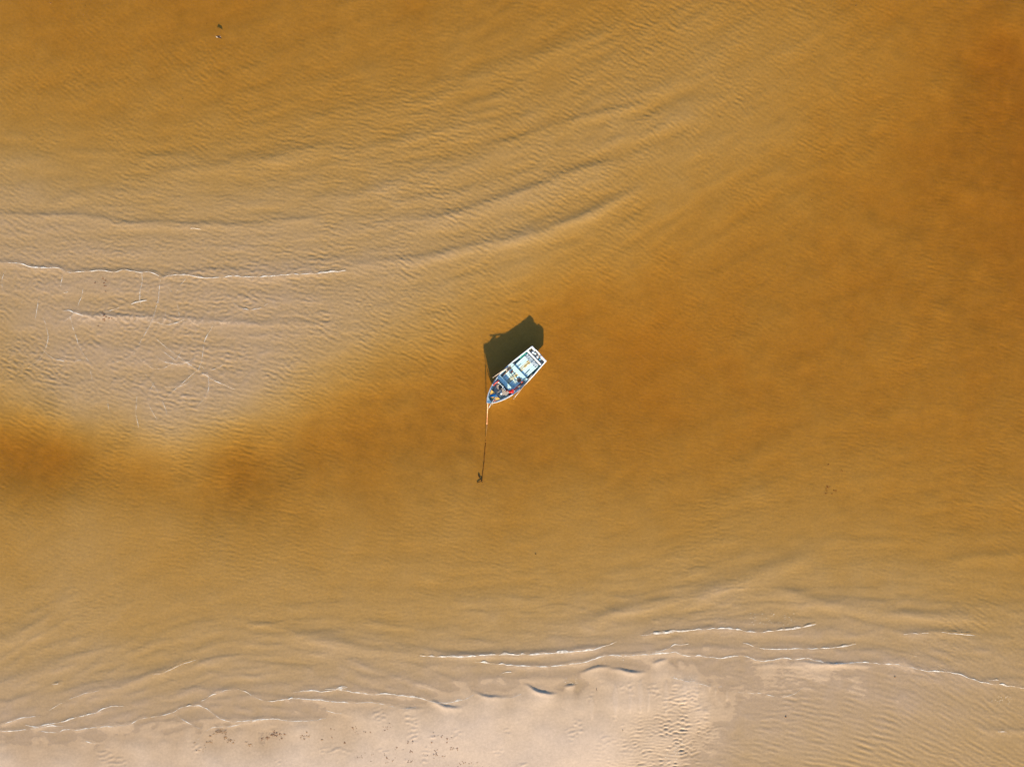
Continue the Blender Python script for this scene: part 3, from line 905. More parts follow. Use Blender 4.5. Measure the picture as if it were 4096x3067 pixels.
def section(u, v, inset=0.0):
    """point of the hull skin: u 0..1 stern to bow, v 0..1 keel to sheer"""
    s_end = 4.02 + .48 * v ** .8
    s = u * s_end
    sh = sheer(u * BL)
    b_ = hb(u * BL)
    keel = -.13 + .10 * max(0, u - .7) ** 1.5 * 4
    z = keel + (sh - keel) * v
    # flat bottom, flared side
    wfrac = min(1.0, .06 + 3.6 * v) if v < .2 else .78 + .22 * ((v - .2) / .8) ** .8
    if v < .2: wfrac = .78 * (v / .2) ** .75
    bow = max(0, (u - .55) / .45)
    wfrac *= 1 - .45 * bow ** 1.5 * (1 - v)
    t = b_ * wfrac
    if inset:
        t = max(0.0, t - inset)
        z = z + (inset if v < .15 else 0)
        s = min(s, s_end - inset * 2.2)
    return s, t, z


mb = MB()
NU = 34
VS = []
for k in range(6):                              # overlapping strakes: a small step at each lap
    v0 = .2 + .8 * k / 6
    v1 = .2 + .8 * (k + 1) / 6
    VS += [(v0, 1.0), (v1 - .004, 1.0 if k == 5 else .988)]
VL = [(0, 1.0), (.08, 1.0), (.14, 1.0)] + VS
for side in (1, -1):
    for inset in (0.0, .026):
        rows = []
        for i in range(NU + 1):
            u = i / NU
            u = 1 - (1 - u) ** 1.25
            row = []
            for v, kf in VL:
                s, t, z = section(u, v, inset)
                row.append((s, side * t * kf, z))
            rows.append(row)
        flip = (side == 1) != (inset > 0)
        if not flip: rows = [list(reversed(r_)) for r_ in rows]
        mb.grid(rows)
hull = mb.build('hull', M_white, boat, smooth=False)
hull.data.materials.append(M_inner)
# inner skin carries the bluish inside paint
nf = NU * (len(VL) - 1)
for i, p in enumerate(hull.data.polygons):
    if (i // nf) % 2 == 1: p.material_index = 1

for side, lab in ((1, 'port'), (-1, 'starboard')):
    mb = MB()
    prof = [(.022, -.05), (.022, .012), (.012, .022), (-.040, .022), (-.050, .012), (-.050, -.03)]
    rows = []
    for i in range(NU + 1):
        u = 1 - (1 - i / NU) ** 1.25
        s = u * BL
        b_ = hb(s)
        row = []
        for dt, dz in prof:
            row.append((s, side * max(.0, b_ + dt * min(1, .25 + b_ * 4)), sheer(s) + dz))
        row.append(row[0])
        rows.append(row if side == 1 else list(reversed(row)))
    mb.grid(rows)
    mb.f.append(tuple(range(len(prof))))
    mb.build('gunwale', M_white, boat)

# transom with the cut-out for an outboard engine
tp = []
for t_, z_ in [(-.645, .395), (-.36, .41), (-.29, .395), (-.26, .325), (.14, .325), (.19, .395), (.26, .41), (.645, .395), (.60, .2), (.50, -.02), (.3, -.10), (0, -.125), (-.3, -.10), (-.50, -.02), (-.60, .2)]:
    tp.append((t_, z_))
mb = MB()
n = len(tp)
mb.add([(-.03, t_, z_) for t_, z_ in tp] + [(.035, t_, z_) for t_, z_ in tp],
       [tuple(range(n)), tuple(range(2 * n - 1, n - 1, -1))] + [(i, n + i, n + (i + 1) % n, (i + 1) % n) for i in range(n)])
mb.build('transom', M_white, boat)
mb = MB()
mb.box((.045, -.485, .424), (.13, .35, .035), 0, .01)
mb.box((.045, .43, .424), (.13, .46, .035), 0, .01)
mb.box((-.005, -.06, .338), (.085, .40, .03), 0, .008)
mb.build('transom_cap', M_white, boat)

# stern well, beams and benches
MB().prism([(.04, -.56), (.36, -.575), (.36, .575), (.04, .56)], .27, .295).build('well_floor', M_well, boat, label='dirty brown floor of the stern well')
MB().box((.405, 0, .275), (.12, 1.27, .23), 0, .015).build('stern_beam', M_white, boat)
MB().box((.655, -.005, .39), (.27, 1.03, .03), 0, .008).build('stern_bench', M_flake, boat, label='stern bench board with flaking dark blue and white paint')
MB().box((1.755, -.02, .44), (.25, 1.46, .035), 0, .010).build('thwart', M_seat, boat)
MB().box((2.86, -.03, .555), (.26, 1.36, .035), 0, .010).build('thwart', M_seat, boat)
for s_ in (1.755, 2.86):
    MB().box((s_, 0, (.40 if s_ < 2 else .455)), (.04, .05, (.045 if s_ < 2 else .16))).build('thwart_post', M_inner, boat)

# floor boards
k = 0
for i in range(9):
    t0 = -.54 + i * .12
    s1 = 3.02
    jag = random.uniform(-.02, .02)
    mb = MB()
    mb.box(((.53 + s1) / 2 + jag, t0 + .06, .37 + random.uniform(-.004, .004)), (s1 - .53, .108 + random.uniform(-.006, .004), .022), random.uniform(-.004, .004), .004)
    mb.build('floor_board', M_rust if i in (3, 4) else M_floor, boat)
for i in range(9):
    t0 = -.495 + i * .11
    s_end = 3.95 - 2.4 * abs(t0 + .05) ** 1.7
    mb = MB().box(((3.06 + s_end) / 2, t0 + .05, .64 + random.uniform(-.004, .004)), (s_end - 3.06, .098, .02), random.uniform(-.01, .01), .004)
    mb.build('bow_floor_board', M_brown, boat)
# rust-streaked repair strips along the boards
for (a, b_, w_) in (((770, 985), (885, 880), .075), ((560, 1160), (640, 1095), .09), ((620, 1100), (715, 1010), .10)):
    s0, t0 = Q1(*a)
    s1, t1 = Q1(*b_)
    MB().box(((s0 + s1) / 2, (t0 + t1) / 2, .3905), (math.hypot(s1 - s0, t1 - t0), w_, .012), math.atan2(t1 - t0, s1 - s0), .003).build('repair_strip', M_rust, boat)
for (a, b_, w_, m_) in (((830, 1040), (895, 972), .035, M_black), ((705, 940), (770, 880), .016, M_black), ((1000, 745 + 250), (930, 1060), .012, M_black)):
    s0, t0 = Q1(*a)
    s1, t1 = Q1(*b_)
    MB().box(((s0 + s1) / 2, (t0 + t1) / 2, .389), (math.hypot(s1 - s0, t1 - t0), w_, .010), math.atan2(t1 - t0, s1 - s0), .003).build('dark_board_patch', m_, boat)

# painted boards across the bow, and the breasthook
zb = .83
def qpoly(pts): return [Q4(*p) for p in pts]
MB().prism(qpoly([(435, 910), (500, 965), (570, 1035), (395, 1083), (400, 1000)]), zb, zb + .022).build('bow_board', M_yel, boat, label='yellow painted bow board on the starboard side')
MB().prism(qpoly([(390, 1092), (578, 1042), (672, 1165), (385, 1150)]), zb + .004, zb + .028).build('bow_board', M_blue, boat, label='blue painted bow board in the middle')
MB().prism(qpoly([(392, 1158), (676, 1174), (750, 1238), (650, 1268), (520, 1285)]), zb, zb + .022).build('bow_board', M_yel, boat, label='yellow painted bow board on the port side')
mb = MB()
bh = [(4.20, .245), (4.32, .165), (4.42, .085), (4.49, .012), (4.49, -.012), (4.42, -.085), (4.32, -.165), (4.20, -.245), (4.27, 0)]
mb.prism(bh, lambda x, y: sheer(x) - .03, lambda x, y: sheer(x) + .004)
mb.build('breasthook', M_inner, boat)
mb = MB().tube([(4.50, 0, sheer(4.5) + .02), (4.47, 0, .7), (4.33, 0, .35), (4.15, 0, .08), (4.0, 0, -.1)], .024, 6)
mb.build('stem_post', M_white, boat)

# turquoise trim curling round the stern corners
def trim(pts, mat, lab):
    p2 = [Q3(*p) for p in pts]
    MB().tube([(s, t, .365) for s, t in p2], .034, 8, flat=.7).build('corner_trim', mat, boat, smooth=True, label=lab)
trim([(860, 640), (790, 632), (715, 660), (640, 710), (560, 775), (440, 865)], M_teal, 'bright turquoise curved trim, starboard stern corner')
trim([(1345, 1195), (1340, 1270), (1300, 1355), (1230, 1450), (1160, 1530), (1095, 1605)], M_teald, 'dark teal curved trim, port stern corner')

# rowlocks
for q in (Q1(500, 985), Q1(770, 1262)):
    s, t = q
    sg = 1 if t > 0 else -1
    t = sg * (hb(s) - .012)
    z = sheer(s) + .02
    mb = MB()
    mb.box((s, t, z + .006), (.10, .045, .014), 0, .003)
    ring = [(s + .035 * math.cos(a), t, z + .055 + .045 * math.sin(a)) for a in [R(150 + i * 24) for i in range(11)]]
    mb.tube(ring, .008, 6)
    mb.build('rowlock', M_dkmet, boat)


# ------------------------------------------------------------------ gear lying in the boat
def thing(name, s, t, z, label, cat, rz=0.0, group=None):
    p = BW(s, t, z)
    o = empty(name, p, BROT + rz)
    tag(o, label, cat, group)
    return o


def single(mb, name, mat, s, t, z, label, cat, rz=0.0, smooth=False, group=None):
    o = mb.build(name, mat, None, smooth, BW(s, t, z), BROT + rz)
    return tag(o, label, cat, group)


def between(a, b_):
    """midpoint, length and heading in boat coordinates"""
    return (a[0] + b_[0]) / 2, (a[1] + b_[1]) / 2, math.hypot(b_[0] - a[0], b_[1] - a[1]), math.atan2(b_[1] - a[1], b_[0] - a[0])


# oars: handle ends reach out over the side, blades lie inside along the planking
for (outb, lock, inb, side, lab) in ((Q1(347, 1094), Q1(500, 984), Q1(672, 884), -1, 'weathered wooden oar over the shaded side of the boat, beside its shadow'),
                                     (Q1(652, 1410), Q1(770, 1260), Q1(945, 1040), 1, 'weathered wooden oar over the sunny side of the boat')):
    sl = lock[0]
    zl = sheer(sl) + .055
    o = thing('oar', lock[0], lock[1], zl, lab, 'oar')
    def L3(q, z):
        return Vector((q[0] - lock[0], q[1] - lock[1], z - zl))
    pa, pl, pb = L3(outb, zl + .16), L3(lock, zl), L3(inb, .40)
    grip = pa + (pl - pa) * .16
    MB().tube([pa, pa + (grip - pa) * .5, grip], [.021, .024, .021], 8).build('grip', M_oar, o, True)
    MB().tube([grip, pl, pl + (pb - pl) * .62], [.026, .028, .024], 8).build('shaft', M_oar, o, True)
    MB().tube([pl + (pb - pl) * .60, pl + (pb - pl) * .70, pl + (pb - pl) * .9, pb], [.024, .058, .066, .05], 8, flat=.22).build('blade', M_oar, o, True)

# thin rods along the shaded side
for (a, b_, z0, z1, r_, lab) in ((Q1(452, 1112), Q1(668, 905), .48, .46, .011, 'thin brown rod nearest the shaded side planking'),
                                 (Q1(478, 1092), Q1(652, 888), .46, .44, .009, 'thin brown rod just inside its neighbour, shaded side')):
    s, t, L, h = between(a, b_)
    single(MB().tube([(-L / 2, 0, z0 - .45), (0, 0, .0), (L / 2, 0, z1 - .45)], r_, 6), 'fishing_rod', M_tan, s, t, .45, lab, 'rod', h, True, 'thin rods along the shaded side')
s, t = Q1(553, 985)
o = thing('net_bundle', s, t, .42, 'small pale orange net bundle on the shaded side', 'net')
for i in range(7):
    a = random.uniform(0, 6.28)
    MB().tube([(.05 * math.cos(a + j) * (1 - .05 * j), .045 * math.sin(a + j * 1.3), .012 * j - .02) for j in range(6)], .014, 5).build('net_fold', M_rope if i % 2 else M_float, o, True)

# two red marker poles with black upper ends and their flags
for (a, m_, b_, zz, fl, lab) in ((Q4(1250, 880), Q4(1580, 570), Q4(1745, 430), .55, 0, 'red and black marker pole, the inner of the pair'),
                                 (Q4(1262, 935), Q4(1580, 645), Q4(1718, 510), .55, 1, 'red and black marker pole, the outer of the pair beside the gunwale')):
    o = thing('marker_pole', a[0], a[1], zz, lab, 'pole', 0, 'red and black marker poles')
    mv = Vector((m_[0] - a[0], m_[1] - a[1], -.06))
    bv = Vector((b_[0] - a[0], b_[1] - a[1], -.12))
    MB().tube([(0, 0, 0), mv], .013, 7).build('red_shaft', M_dkred, o, True)
    MB().tube([mv, bv], .018, 7).build('black_grip', M_black, o, True)
    if fl:
        MB().box((bv.x, bv.y, bv.z), (.03, .08, .03), math.atan2(bv.y, bv.x), .005).build('end_hook', M_black, o)
s, t = Q4(1535, 620)
o = thing('pole_float', s, t, .52, 'small orange float on the marker poles', 'float')
MB().lathe([(.01, -.05), (.034, -.04), (.042, 0), (.034, .04), (.01, .05)], 12, axis='X').build('body', M_red2, o, True)
MB().lathe([(.016, .05), (.016, .075)], 8, axis='X').build('neck', M_tan, o, True)
s, t = Q4(1455, 760)
o = thing('cork_float', s, t, .55, 'cream and brown cork float tied to the poles', 'float')
MB().lathe([(.01, -.055), (.028, -.045), (.034, 0), (.028, .045), (.01, .055)], 10, axis='X').build('body', M_tan, o, True)
MB().lathe([(.02, .055), (.024, .065), (.02, .10)], 8, axis='X').build('tip', M_float, o, True)


def cloth(name, polyq, z, mat, label, cat, amp=.02, seed=1):
    """a heap of cloth: a domed, crumpled sheet over an outline"""
    pts = [Q4(*p) for p in polyq]
    cx = sum(p[0] for p in pts) / len(pts)
    cy = sum(p[1] for p in pts) / len(pts)
    rnd = random.Random(seed)
    dense = []
    for i in range(len(pts)):
        p, q = pts[i], pts[(i + 1) % len(pts)]
        for j in range(4):
            dense.append((p[0] + (q[0] - p[0]) * j / 4, p[1] + (q[1] - p[1]) * j / 4))
    rows = []
    for f, zz in ((1.0, -.03), (1.0, 0), (.82, .018), (.55, .03), (.25, .035), (.02, .03)):
        row = []
        for (x, y) in dense:
            k_ = rnd.uniform(-1, 1) * amp * (f < .99)
            row.append(((x - cx) * f + rnd.uniform(-.3, .3) * amp * (f < .99), (y - cy) * f, zz + k_))
        row.append(row[0])
        rows.append(row)
    area = sum(pts[i][0] * pts[(i + 1) % len(pts)][1] - pts[(i + 1) % len(pts)][0] * pts[i][1] for i in range(len(pts)))
    if area < 0: rows = [list(reversed(r_)) for r_ in rows]
    return single(MB().grid(rows), name, mat, cx, cy, z, label, cat, smooth=False)


cloth('flag', [(1005, 985), (1040, 935), (1160, 915), (1160, 880), (1235, 885), (1255, 960), (1230, 1005), (1180, 1032), (1160, 1000), (1090, 1030)], .60, M_red, 'bright red flag draped over the forward bench end', 'flag', .014, 3)
cloth('red_rag', [(1062, 1045), (1165, 1042), (1065, 1118)], .52, M_dkred, 'dark red rag beside the planking below the bright red flag', 'rag', .012, 4)
s, t, L, h = between(Q4(505, 720), Q4(720, 545))
o = thing('flag_roll', s, t, .70, 'rolled red and navy flags propped on the shaded side near the bow', 'flag', h)
MB().tube([(-L / 2, .045, .02), (-.05, .05, .04), (L / 2 - .06, .03, .05)], [.03, .034, .018], 8, flat=.7).build('navy_roll', M_navy, o, True)
MB().tube([(-L / 2 + .10, .0, .01), (0, -.005, .035), (L / 2, .0, .05)], [.034, .042, .022], 8, flat=.7).build('red_roll', M_red2, o, True)
MB().box((-L / 2 + .02, -.035, .0), (.13, .11, .05), .5, .015).build('red_end', M_red2, o)

# pale green pipe frame
o = thing('pipe_frame', *Q4(1240, 480), .41, 'small pale green pipe frame on the stained floor boards', 'frame')
c0 = Q4(1240, 480)
def F(x, y, z): q = Q4(x, y); return Vector((q[0] - c0[0], q[1] - c0[1], z))
MB().tube([F(1085, 375, .06), F(1295, 600, .06)], .017, 8).build('long_rail', M_met, o, True)
MB().tube([F(1150, 310, .06), F(1360, 520, .06)], .017, 8).build('long_rail', M_met, o, True)
MB().tube([F(1360, 520, .06), F(1355, 580, .06), F(1285, 660, .05), F(1225, 625, .03)], .014, 8).build('end_bow', M_met, o, True)
MB().tube([F(1085, 375, .06), F(1150, 310, .06)], .014, 8).build('cross_bar', M_met, o, True)
for p in ((1085, 375), (1295, 600), (1150, 310), (1360, 520)):
    MB().tube([F(*p, .06), F(*p, -.025)], .013, 6).build('foot', M_met, o, True)
# brown crab ring
o = thing('crab_ring', *Q4(1440, 557), .405, 'round brown rope-bound ring with a cross, on the boat floor', 'ring')
ra = .115
MB().tube([(ra * math.cos(a), ra * math.sin(a), 0) for a in [R(i * 18) for i in range(21)]], .02, 7, cap=False).build('hoop', M_ring, o, True)
for a in (.5, .5 + math.pi / 2):
    MB().tube([(-ra * math.cos(a), -ra * math.sin(a), .012), (0, 0, .022), (ra * math.cos(a), ra * math.sin(a), .012)], .012, 6).build('cross_bar', M_ring, o, True)
MB().lathe([(ra * .9, -.012), (ra * .9, -.004)], 18).build('net_base', M_tan, o)
# dark brown weed and rope tangle by the middle bench
for i, (p, lab) in enumerate((((1150, 285), 'dark brown rope tangle at the end of the pipe frame'), ((1185, 225), 'dark reddish rope tangle against the middle bench'))):
    o = thing('rope_tangle', *Q4(*p), .415, lab, 'rope')
    for j in range(5):
        a = random.uniform(0, 6.28)
        MB().tube([(.06 * math.cos(a + .9 * q) * random.uniform(.5, 1.1), .06 * math.sin(a + 1.1 * q) * random.uniform(.5, 1.1), random.uniform(-.01, .04)) for q in range(7)], .012, 5).build('strand', M_ring if j % 2 else M_dkred, o, True)

# things on the bow floor
s, t = Q4(750, 850)
bagv = [(690, 860), (720, 790), (760, 780), (790, 810), (830, 860), (810, 895), (740, 915), (700, 895)]
cloth('black_bag', bagv, .69, M_black, 'crumpled black bag on the brown bow boards', 'bag', .02, 8)
o = thing('black_tray', *Q4(860, 830), .10, 'narrow black tray of bottles against the forward bench', 'tray')
s0, t0, L, h = between(Q4(725, 690), Q4(1000, 950))
o.location = BW(s0, t0, .662)
o.rotation_euler = (0, 0, BROT + h)
MB().box((0, 0, 0), (L, .15, .02), 0, .005).build('base', M_black, o)
for sy in (-1, 1):
    MB().box((0, sy * .073, .04), (L, .012, .08), 0, .003).build('side', M_black, o)
for sx in (-1, 1):
    MB().box((sx * L / 2, 0, .04), (.012, .15, .08), 0, .003).build('end', M_black, o)
BOT = [((750, 690), -.2, 'first'), ((800, 740), -1.2, 'second'), ((845, 790), .15, 'third'), ((842, 830), .05, 'fourth'), ((893, 865), 1.1, 'fifth'), ((935, 915), 1.3, 'sixth')]
for i, (p, a, w_) in enumerate(BOT):
    s, t = Q4(*p)
    o = thing('bottle', s, t, .705, 'pale blue-white bottle in the black tray, %s counted from the flag roll' % w_, 'bottle', a, 'bottles in the black tray')
    MB().lathe([(.02, -.07), (.03, -.065), (.03, .035), (.014, .055)], 10, axis='X').build('body', M_grey if i % 2 else M_float, o, True)
    MB().lathe([(.013, .055), (.013, .08)], 8, axis='X').build('cap', M_float, o, True)
s, t = Q4(985, 935)
single(MB().lathe([(.04, -.05), (.045, -.04), (.045, .05), (.03, .06)], 12), 'red_can', M_dkred, s, t, .70, 'dull red can at the port end of the bottle tray', 'can', 0, True)
s, t = Q4(700, 640)
single(MB().box((0, 0, 0), (.09, .10, .10), .3, .02), 'white_tub', M_float, s, t, .70, 'small white tub beside the rolled flags', 'tub')
# loop of tan cord
lp = [Q4(*p) for p in [(700, 690), (655, 720), (625, 780), (618, 830), (635, 890), (670, 935), (705, 955)]]
c = lp[3]
single(MB().tube([(p[0] - c[0], p[1] - c[1], .0) for p in lp], .014, 6), 'cord_loop', M_tan, c[0], c[1], .665, 'curved loop of tan cord round the black bag', 'cord', 0, True)
# white float
o = thing('round_float', *Q4(788, 1035), .71, 'white rounded float on the bow boards behind the blue board', 'float', .7)
MB().lathe([(.01, -.085), (.045, -.075), (.062, -.03), (.062, .03), (.045, .075), (.01, .085)], 14, axis='X').build('body', M_float, o, True)
MB().tube([(.08, .0, .0), (.105, .012, .012), (.105, -.012, .012), (.08, 0, .0)], .007, 6).build('eye', M_tan, o, True)
s, t = Q4(735, 1145)
o = thing('bailer', s, t, .69, 'light grey bailer tucked behind the port yellow board', 'bailer', .2)
MB().box((0, 0, -.03), (.16, .11, .012), 0, .003).build('bottom', M_grey, o)
for sy in (-1, 1): MB().box((0, sy * .05, .01), (.16, .012, .08), 0, .003).build('wall', M_grey, o)
for sx in (-1, 1): MB().box((sx * .075, 0, .01), (.012, .10, .08), 0, .003).build('wall', M_grey, o)
s, t = Q4(755, 940)
single(MB().tube([(-.06, 0, 0), (.06, 0, 0)], .02, 8), 'grey_tube', M_grey, s, t, .67, 'short grey tube lying near the black bag', 'tube', .05, True)

# poles sticking out over the bow
for (a, b_, z0, z1, r0, r1, lab) in ((Q4(340, 1555), Q4(655, 1020), 1.10, .90, .022, .036, 'thick grey boathook pole sticking out past the bow'),
                                     (Q4(468, 1445), Q4(700, 1070), 1.06, .90, .010, .012, 'thin grey rod beside the boathook pole at the bow')):
    s, t, L, h = between(a, b_)
    o = thing('boathook' if r1 > .02 else 'thin_rod', s, t, (z0 + z1) / 2, lab, 'pole', h)
    dz = (z0 - z1) / 2
    MB().tube([(-L / 2, 0, dz), (0, 0, 0), (L / 2, 0, -dz)], [r0, (r0 + r1) / 2, r1], 8).build('shaft', M_pole, o, True)
    MB().tube([(-L / 2 - .03, 0, dz + .015), (-L / 2 + .02, 0, dz - .01)], r0 * 1.15, 8).build('tip', M_oar, o, True)
s, t = Q4(515, 1300)
o = thing('red_lashing', s, t, sheer(4.2) - .06, 'orange-red lashing round the poles at the bow', 'lashing', -.55)
for j in range(6):
    x = -.10 + j * .04
    MB().tube([(x + .012 * math.sin(q * 2.1 + j), .055 * math.cos(R(q * 45)), .05 * math.sin(R(q * 45))) for q in range(9)], .014, 5).build('turn', M_red2, o, True)
MB().tube([(.10, 0, .03), (.13, -.06, .0), (.10, -.10, -.03)], .012, 5).build('tail', M_red2, o, True)
s, t = Q4(420, 1275)
single(MB().tube([(-.10, .02, .0), (-.02, -.03, .01), (.06, -.02, .0), (.12, .03, 0)], .012, 6), 'cord_end', M_black, s, t, .46, 'short black cord under the bow boards by the stem', 'cord', 1.2, True)

# stern well clutter
WELL = [('white_jug', Q3(1085, 590), .16, .085, M_float, 'white jug in the stern well, starboard end', 'jug', .9), ('grey_jug', Q3(1180, 640), .14, .07, M_grey, 'light grey jug beside the white jug in the stern well', 'jug', .7),
        ('white_bottle', Q3(1285, 800), .17, .06, M_float, 'white bottle lying in the middle of the stern well', 'bottle', .95)]
for nm, (s, t), L, r_, mt, lab, cat, a in WELL:
    o = thing(nm, s, t, .345, lab, cat, a)
    MB().lathe([(r_ * .6, -L / 2), (r_, -L / 2 + .02), (r_, L / 2 - .04), (r_ * .45, L / 2 - .005)], 12, axis='X').build('body', mt, o, True)
    MB().lathe([(r_ * .36, L / 2 - .005), (r_ * .36, L / 2 + .025)], 8, axis='X').build('cap', M_grey, o, True)
s, t = Q3(1400, 915)
cl = MB()
rnd = random.Random(5)
rows = []
for f, zz in ((1, -.03), (1, 0), (.7, .03), (.35, .045), (.03, .04)):
    row = [(.075 * f * math.cos(R(a)) * rnd.uniform(.75, 1.15), .055 * f * math.sin(R(a)) * rnd.uniform(.75, 1.15), zz + rnd.uniform(-.008, .008)) for a in range(0, 360, 30)]
    row.append(row[0])
    rows.append(row)
cl.grid(rows)
single(cl, 'blue_rag', M_skyb, s, t, .335, 'light blue rag crumpled in the stern well', 'rag')
s, t = Q3(1000, 470)
o = thing('engine_bracket', s, t, .32, 'dark rusty bracket in the starboard corner of the stern well', 'bracket', .3)
MB().box((0, 0, 0), (.08, .05, .04), 0, .01).build('plate', M_rustm, o)
MB().box((.02, .05, .02), (.04, .09, .06), .4, .01).build('arm', M_dkmet, o)
s, t = Q3(985, 545)
single(MB().box((0, 0, 0), (.08, .06, .05), .5, .015), 'rusty_block', M_rustm, s, t, .32, 'small rusty brown block below the dark bracket', 'block')
s, t = Q3(1285, 715)
MB().lathe([(.012, 0), (.012, .008)], 10, (s, t, .354)).build('drain_plug', M_black, boat)

# ------------------------------------------------------------------ mooring rope and anchor
bowp = BW(4.47, 0, .55)
entry = Vector((wx(1947.5), wy(1698), .01))
rp = []
for i in range(11):
    f = i / 10
    p = bowp.lerp(entry, f)
    p.z -= .10 * math.sin(math.pi * f)
    rp.append(p)
under = []
way = [(1947.5, 1698), (1944.5, 1735), (1942.5, 1760), (1940.8, 1783), (1937.5, 1815), (1935, 1852), (1931, 1885), (1927, 1922)]
for i in range(29):
    f = i / 28
    x = np.interp(f, np.linspace(0, 1, len(way)), [w_[0] for w_ in way])
    y = np.interp(f, np.linspace(0, 1, len(way)), [w_[1] for w_ in way])
    X_, Y_ = wx(x) + .01 * math.sin(i * 1.7), wy(y)
    zt = bedz(X_, Y_) + .03
    z_ = max(zt, .01 - .5 * min(1, f * 1.6) ** .8) if f > 0 else .01
    under.append(Vector((X_, Y_, z_)))
o = empty('mooring_rope', (bowp.x, bowp.y, 0))
tag(o, 'orange mooring rope running from the bow down into the water', 'rope')
org = Vector((bowp.x, bowp.y, 0))
for k in (-1, 1):
    MB().tube([p - org + Vector((k * .013 * (1 - .6 * i / 10), 0, 0)) for i, p in enumerate(rp)], [.017 - .0006 * i for i in range(11)], 7).build('rope_strand', M_rope, o, True)
MB().tube([p - org for p in under[:11]], .017, 6).build('wet_rope', M_tan, o, True)
MB().tube([p - org for p in under[10:]], .022, 6).build('sunken_rope', M_rope2, o, True)
ax, ay = wx(1926.5), wy(1924)
az = bedz(ax, ay)
o = empty('anchor', (ax, ay, az))
tag(o, 'rusty iron anchor lying on the sand at the end of the mooring rope', 'anchor')
def A(px, py, z): return Vector((wx(px) - ax, wy(py) - ay, bedz(wx(px), wy(py)) - az + z))
MB().tube([A(1927, 1921, .06), A(1926, 1925, .07), A(1928.5, 1931, .05)], [.022, .028, .014], 8).build('crown', M_rustm, o, True)
MB().tube([A(1926, 1924, .06), A(1923, 1919, .06), A(1921, 1915, .05)], [.016, .015, .017], 8).build('arm', M_rustm, o, True)
MB().tube([A(1921, 1915, .05), A(1918.5, 1911, .06), A(1915.5, 1906, .06), A(1913.5, 1901, .05), A(1912, 1896, .03)], [.02, .036, .04, .028, .014], 8, flat=.6).build('fluke', M_rustm, o, True)
MB().tube([A(1926, 1925, .06), A(1921, 1926.5, .05), A(1914, 1929, .04), A(1907.5, 1932.5, .03)], [.017, .02, .023, .019], 8).build('stock', M_rustm, o, True)
MB().tube([A(1927, 1921, .07) + Vector((.035 * math.cos(R(q * 40)), .035 * math.sin(R(q * 40)), 0)) for q in range(10)], .01, 5).build('ring', M_rustm, o, True)

# ------------------------------------------------------------------ pale crest ribbons: froth, with glint and focused light painted in
M_foam_glint, nt, b = new_mat('thin_foam_glint')
b.inputs['Base Color'].default_value = (.82, .74, .64, 1)
b.inputs['Roughness'].default_value = .6
out = nt.nodes['Material Output']
tr = N(nt, 'ShaderNodeBsdfTransparent')
mx = N(nt, 'ShaderNodeMixShader')
geo = N(nt, 'ShaderNodeNewGeometry')
no = N(nt, 'ShaderNodeTexNoise')
no.inputs['Scale'].default_value = 3.5
no.inputs['Detail'].default_value = 3
nt.links.new(geo.outputs['Position'], no.inputs['Vector'])
fm = N(nt, 'ShaderNodeMapRange')
fm.inputs['From Min'].default_value = .35
fm.inputs['From Max'].default_value = .65
fm.inputs['To Min'].default_value = .22
fm.inputs['To Max'].default_value = .85
nt.links.new(no.outputs['Fac'], fm.inputs['Value'])
nt.links.new(fm.outputs[0], mx.inputs['Fac'])
nt.links.new(tr.outputs[0], mx.inputs[1])
nt.links.new(b.outputs[0], mx.inputs[2])
nt.links.new(mx.outputs[0], out.inputs['Surface'])
mb = MB()
frnd = random.Random(77)
FAINT = []
for horiz, t, f, fw, fc, faint in FOAM_GLINT:
    nf0 = len(mb.f)
    step = 2
    tt = t[::step]
    ff = f[::step]
    g = np.random.default_rng(int(abs(f[0]) * 997) % 9973)
    nz = np.convolve(g.standard_normal(len(tt) + 80), np.hanning(25), 'same')[40:40 + len(tt)]
    nz = nz / (nz.std() + 1e-6)
    nz2 = np.convolve(g.standard_normal(len(tt) + 80), np.hanning(7), 'same')[40:40 + len(tt)]
    nz2 = nz2 / (nz2.std() + 1e-6)
    thr = np.quantile(nz, 1 - min(1, fc * 1.15)) if fc < .8 else -3
    run = []
    for i in range(len(tt) + 1):
        on = i < len(tt) and nz[i] > thr
        if on:
            edge = min(1.0, .3 + (nz[i] - thr) * 1.2) * min(1.0, .25 + i / 8.0, .25 + (len(tt) - i) / 8.0)
            wdt = fw * .45 * max(.15, edge * (1 + .6 * nz2[i]))
            x, y = (tt[i], ff[i]) if horiz else (ff[i], tt[i])
            off = -.03 + .012 * nz2[i]
            pts_ = []
            for k_ in (-1, 0, 1):
                X_, Y_ = (x, y + off + k_ * wdt) if horiz else (x + k_ * wdt, y)
                zz = max(float(bilinear(bed, X_, Y_)), float(bilinear(surf, X_, Y_)))
                pts_.append((X_, Y_, zz + (.006 if k_ == 0 else .003)))
            run.append(pts_)
        else:
            if len(run) > 2:
                mb.grid(run if not horiz else [list(reversed(r_)) for r_ in run])
            run = []
    if faint: FAINT.append((nf0, len(mb.f)))
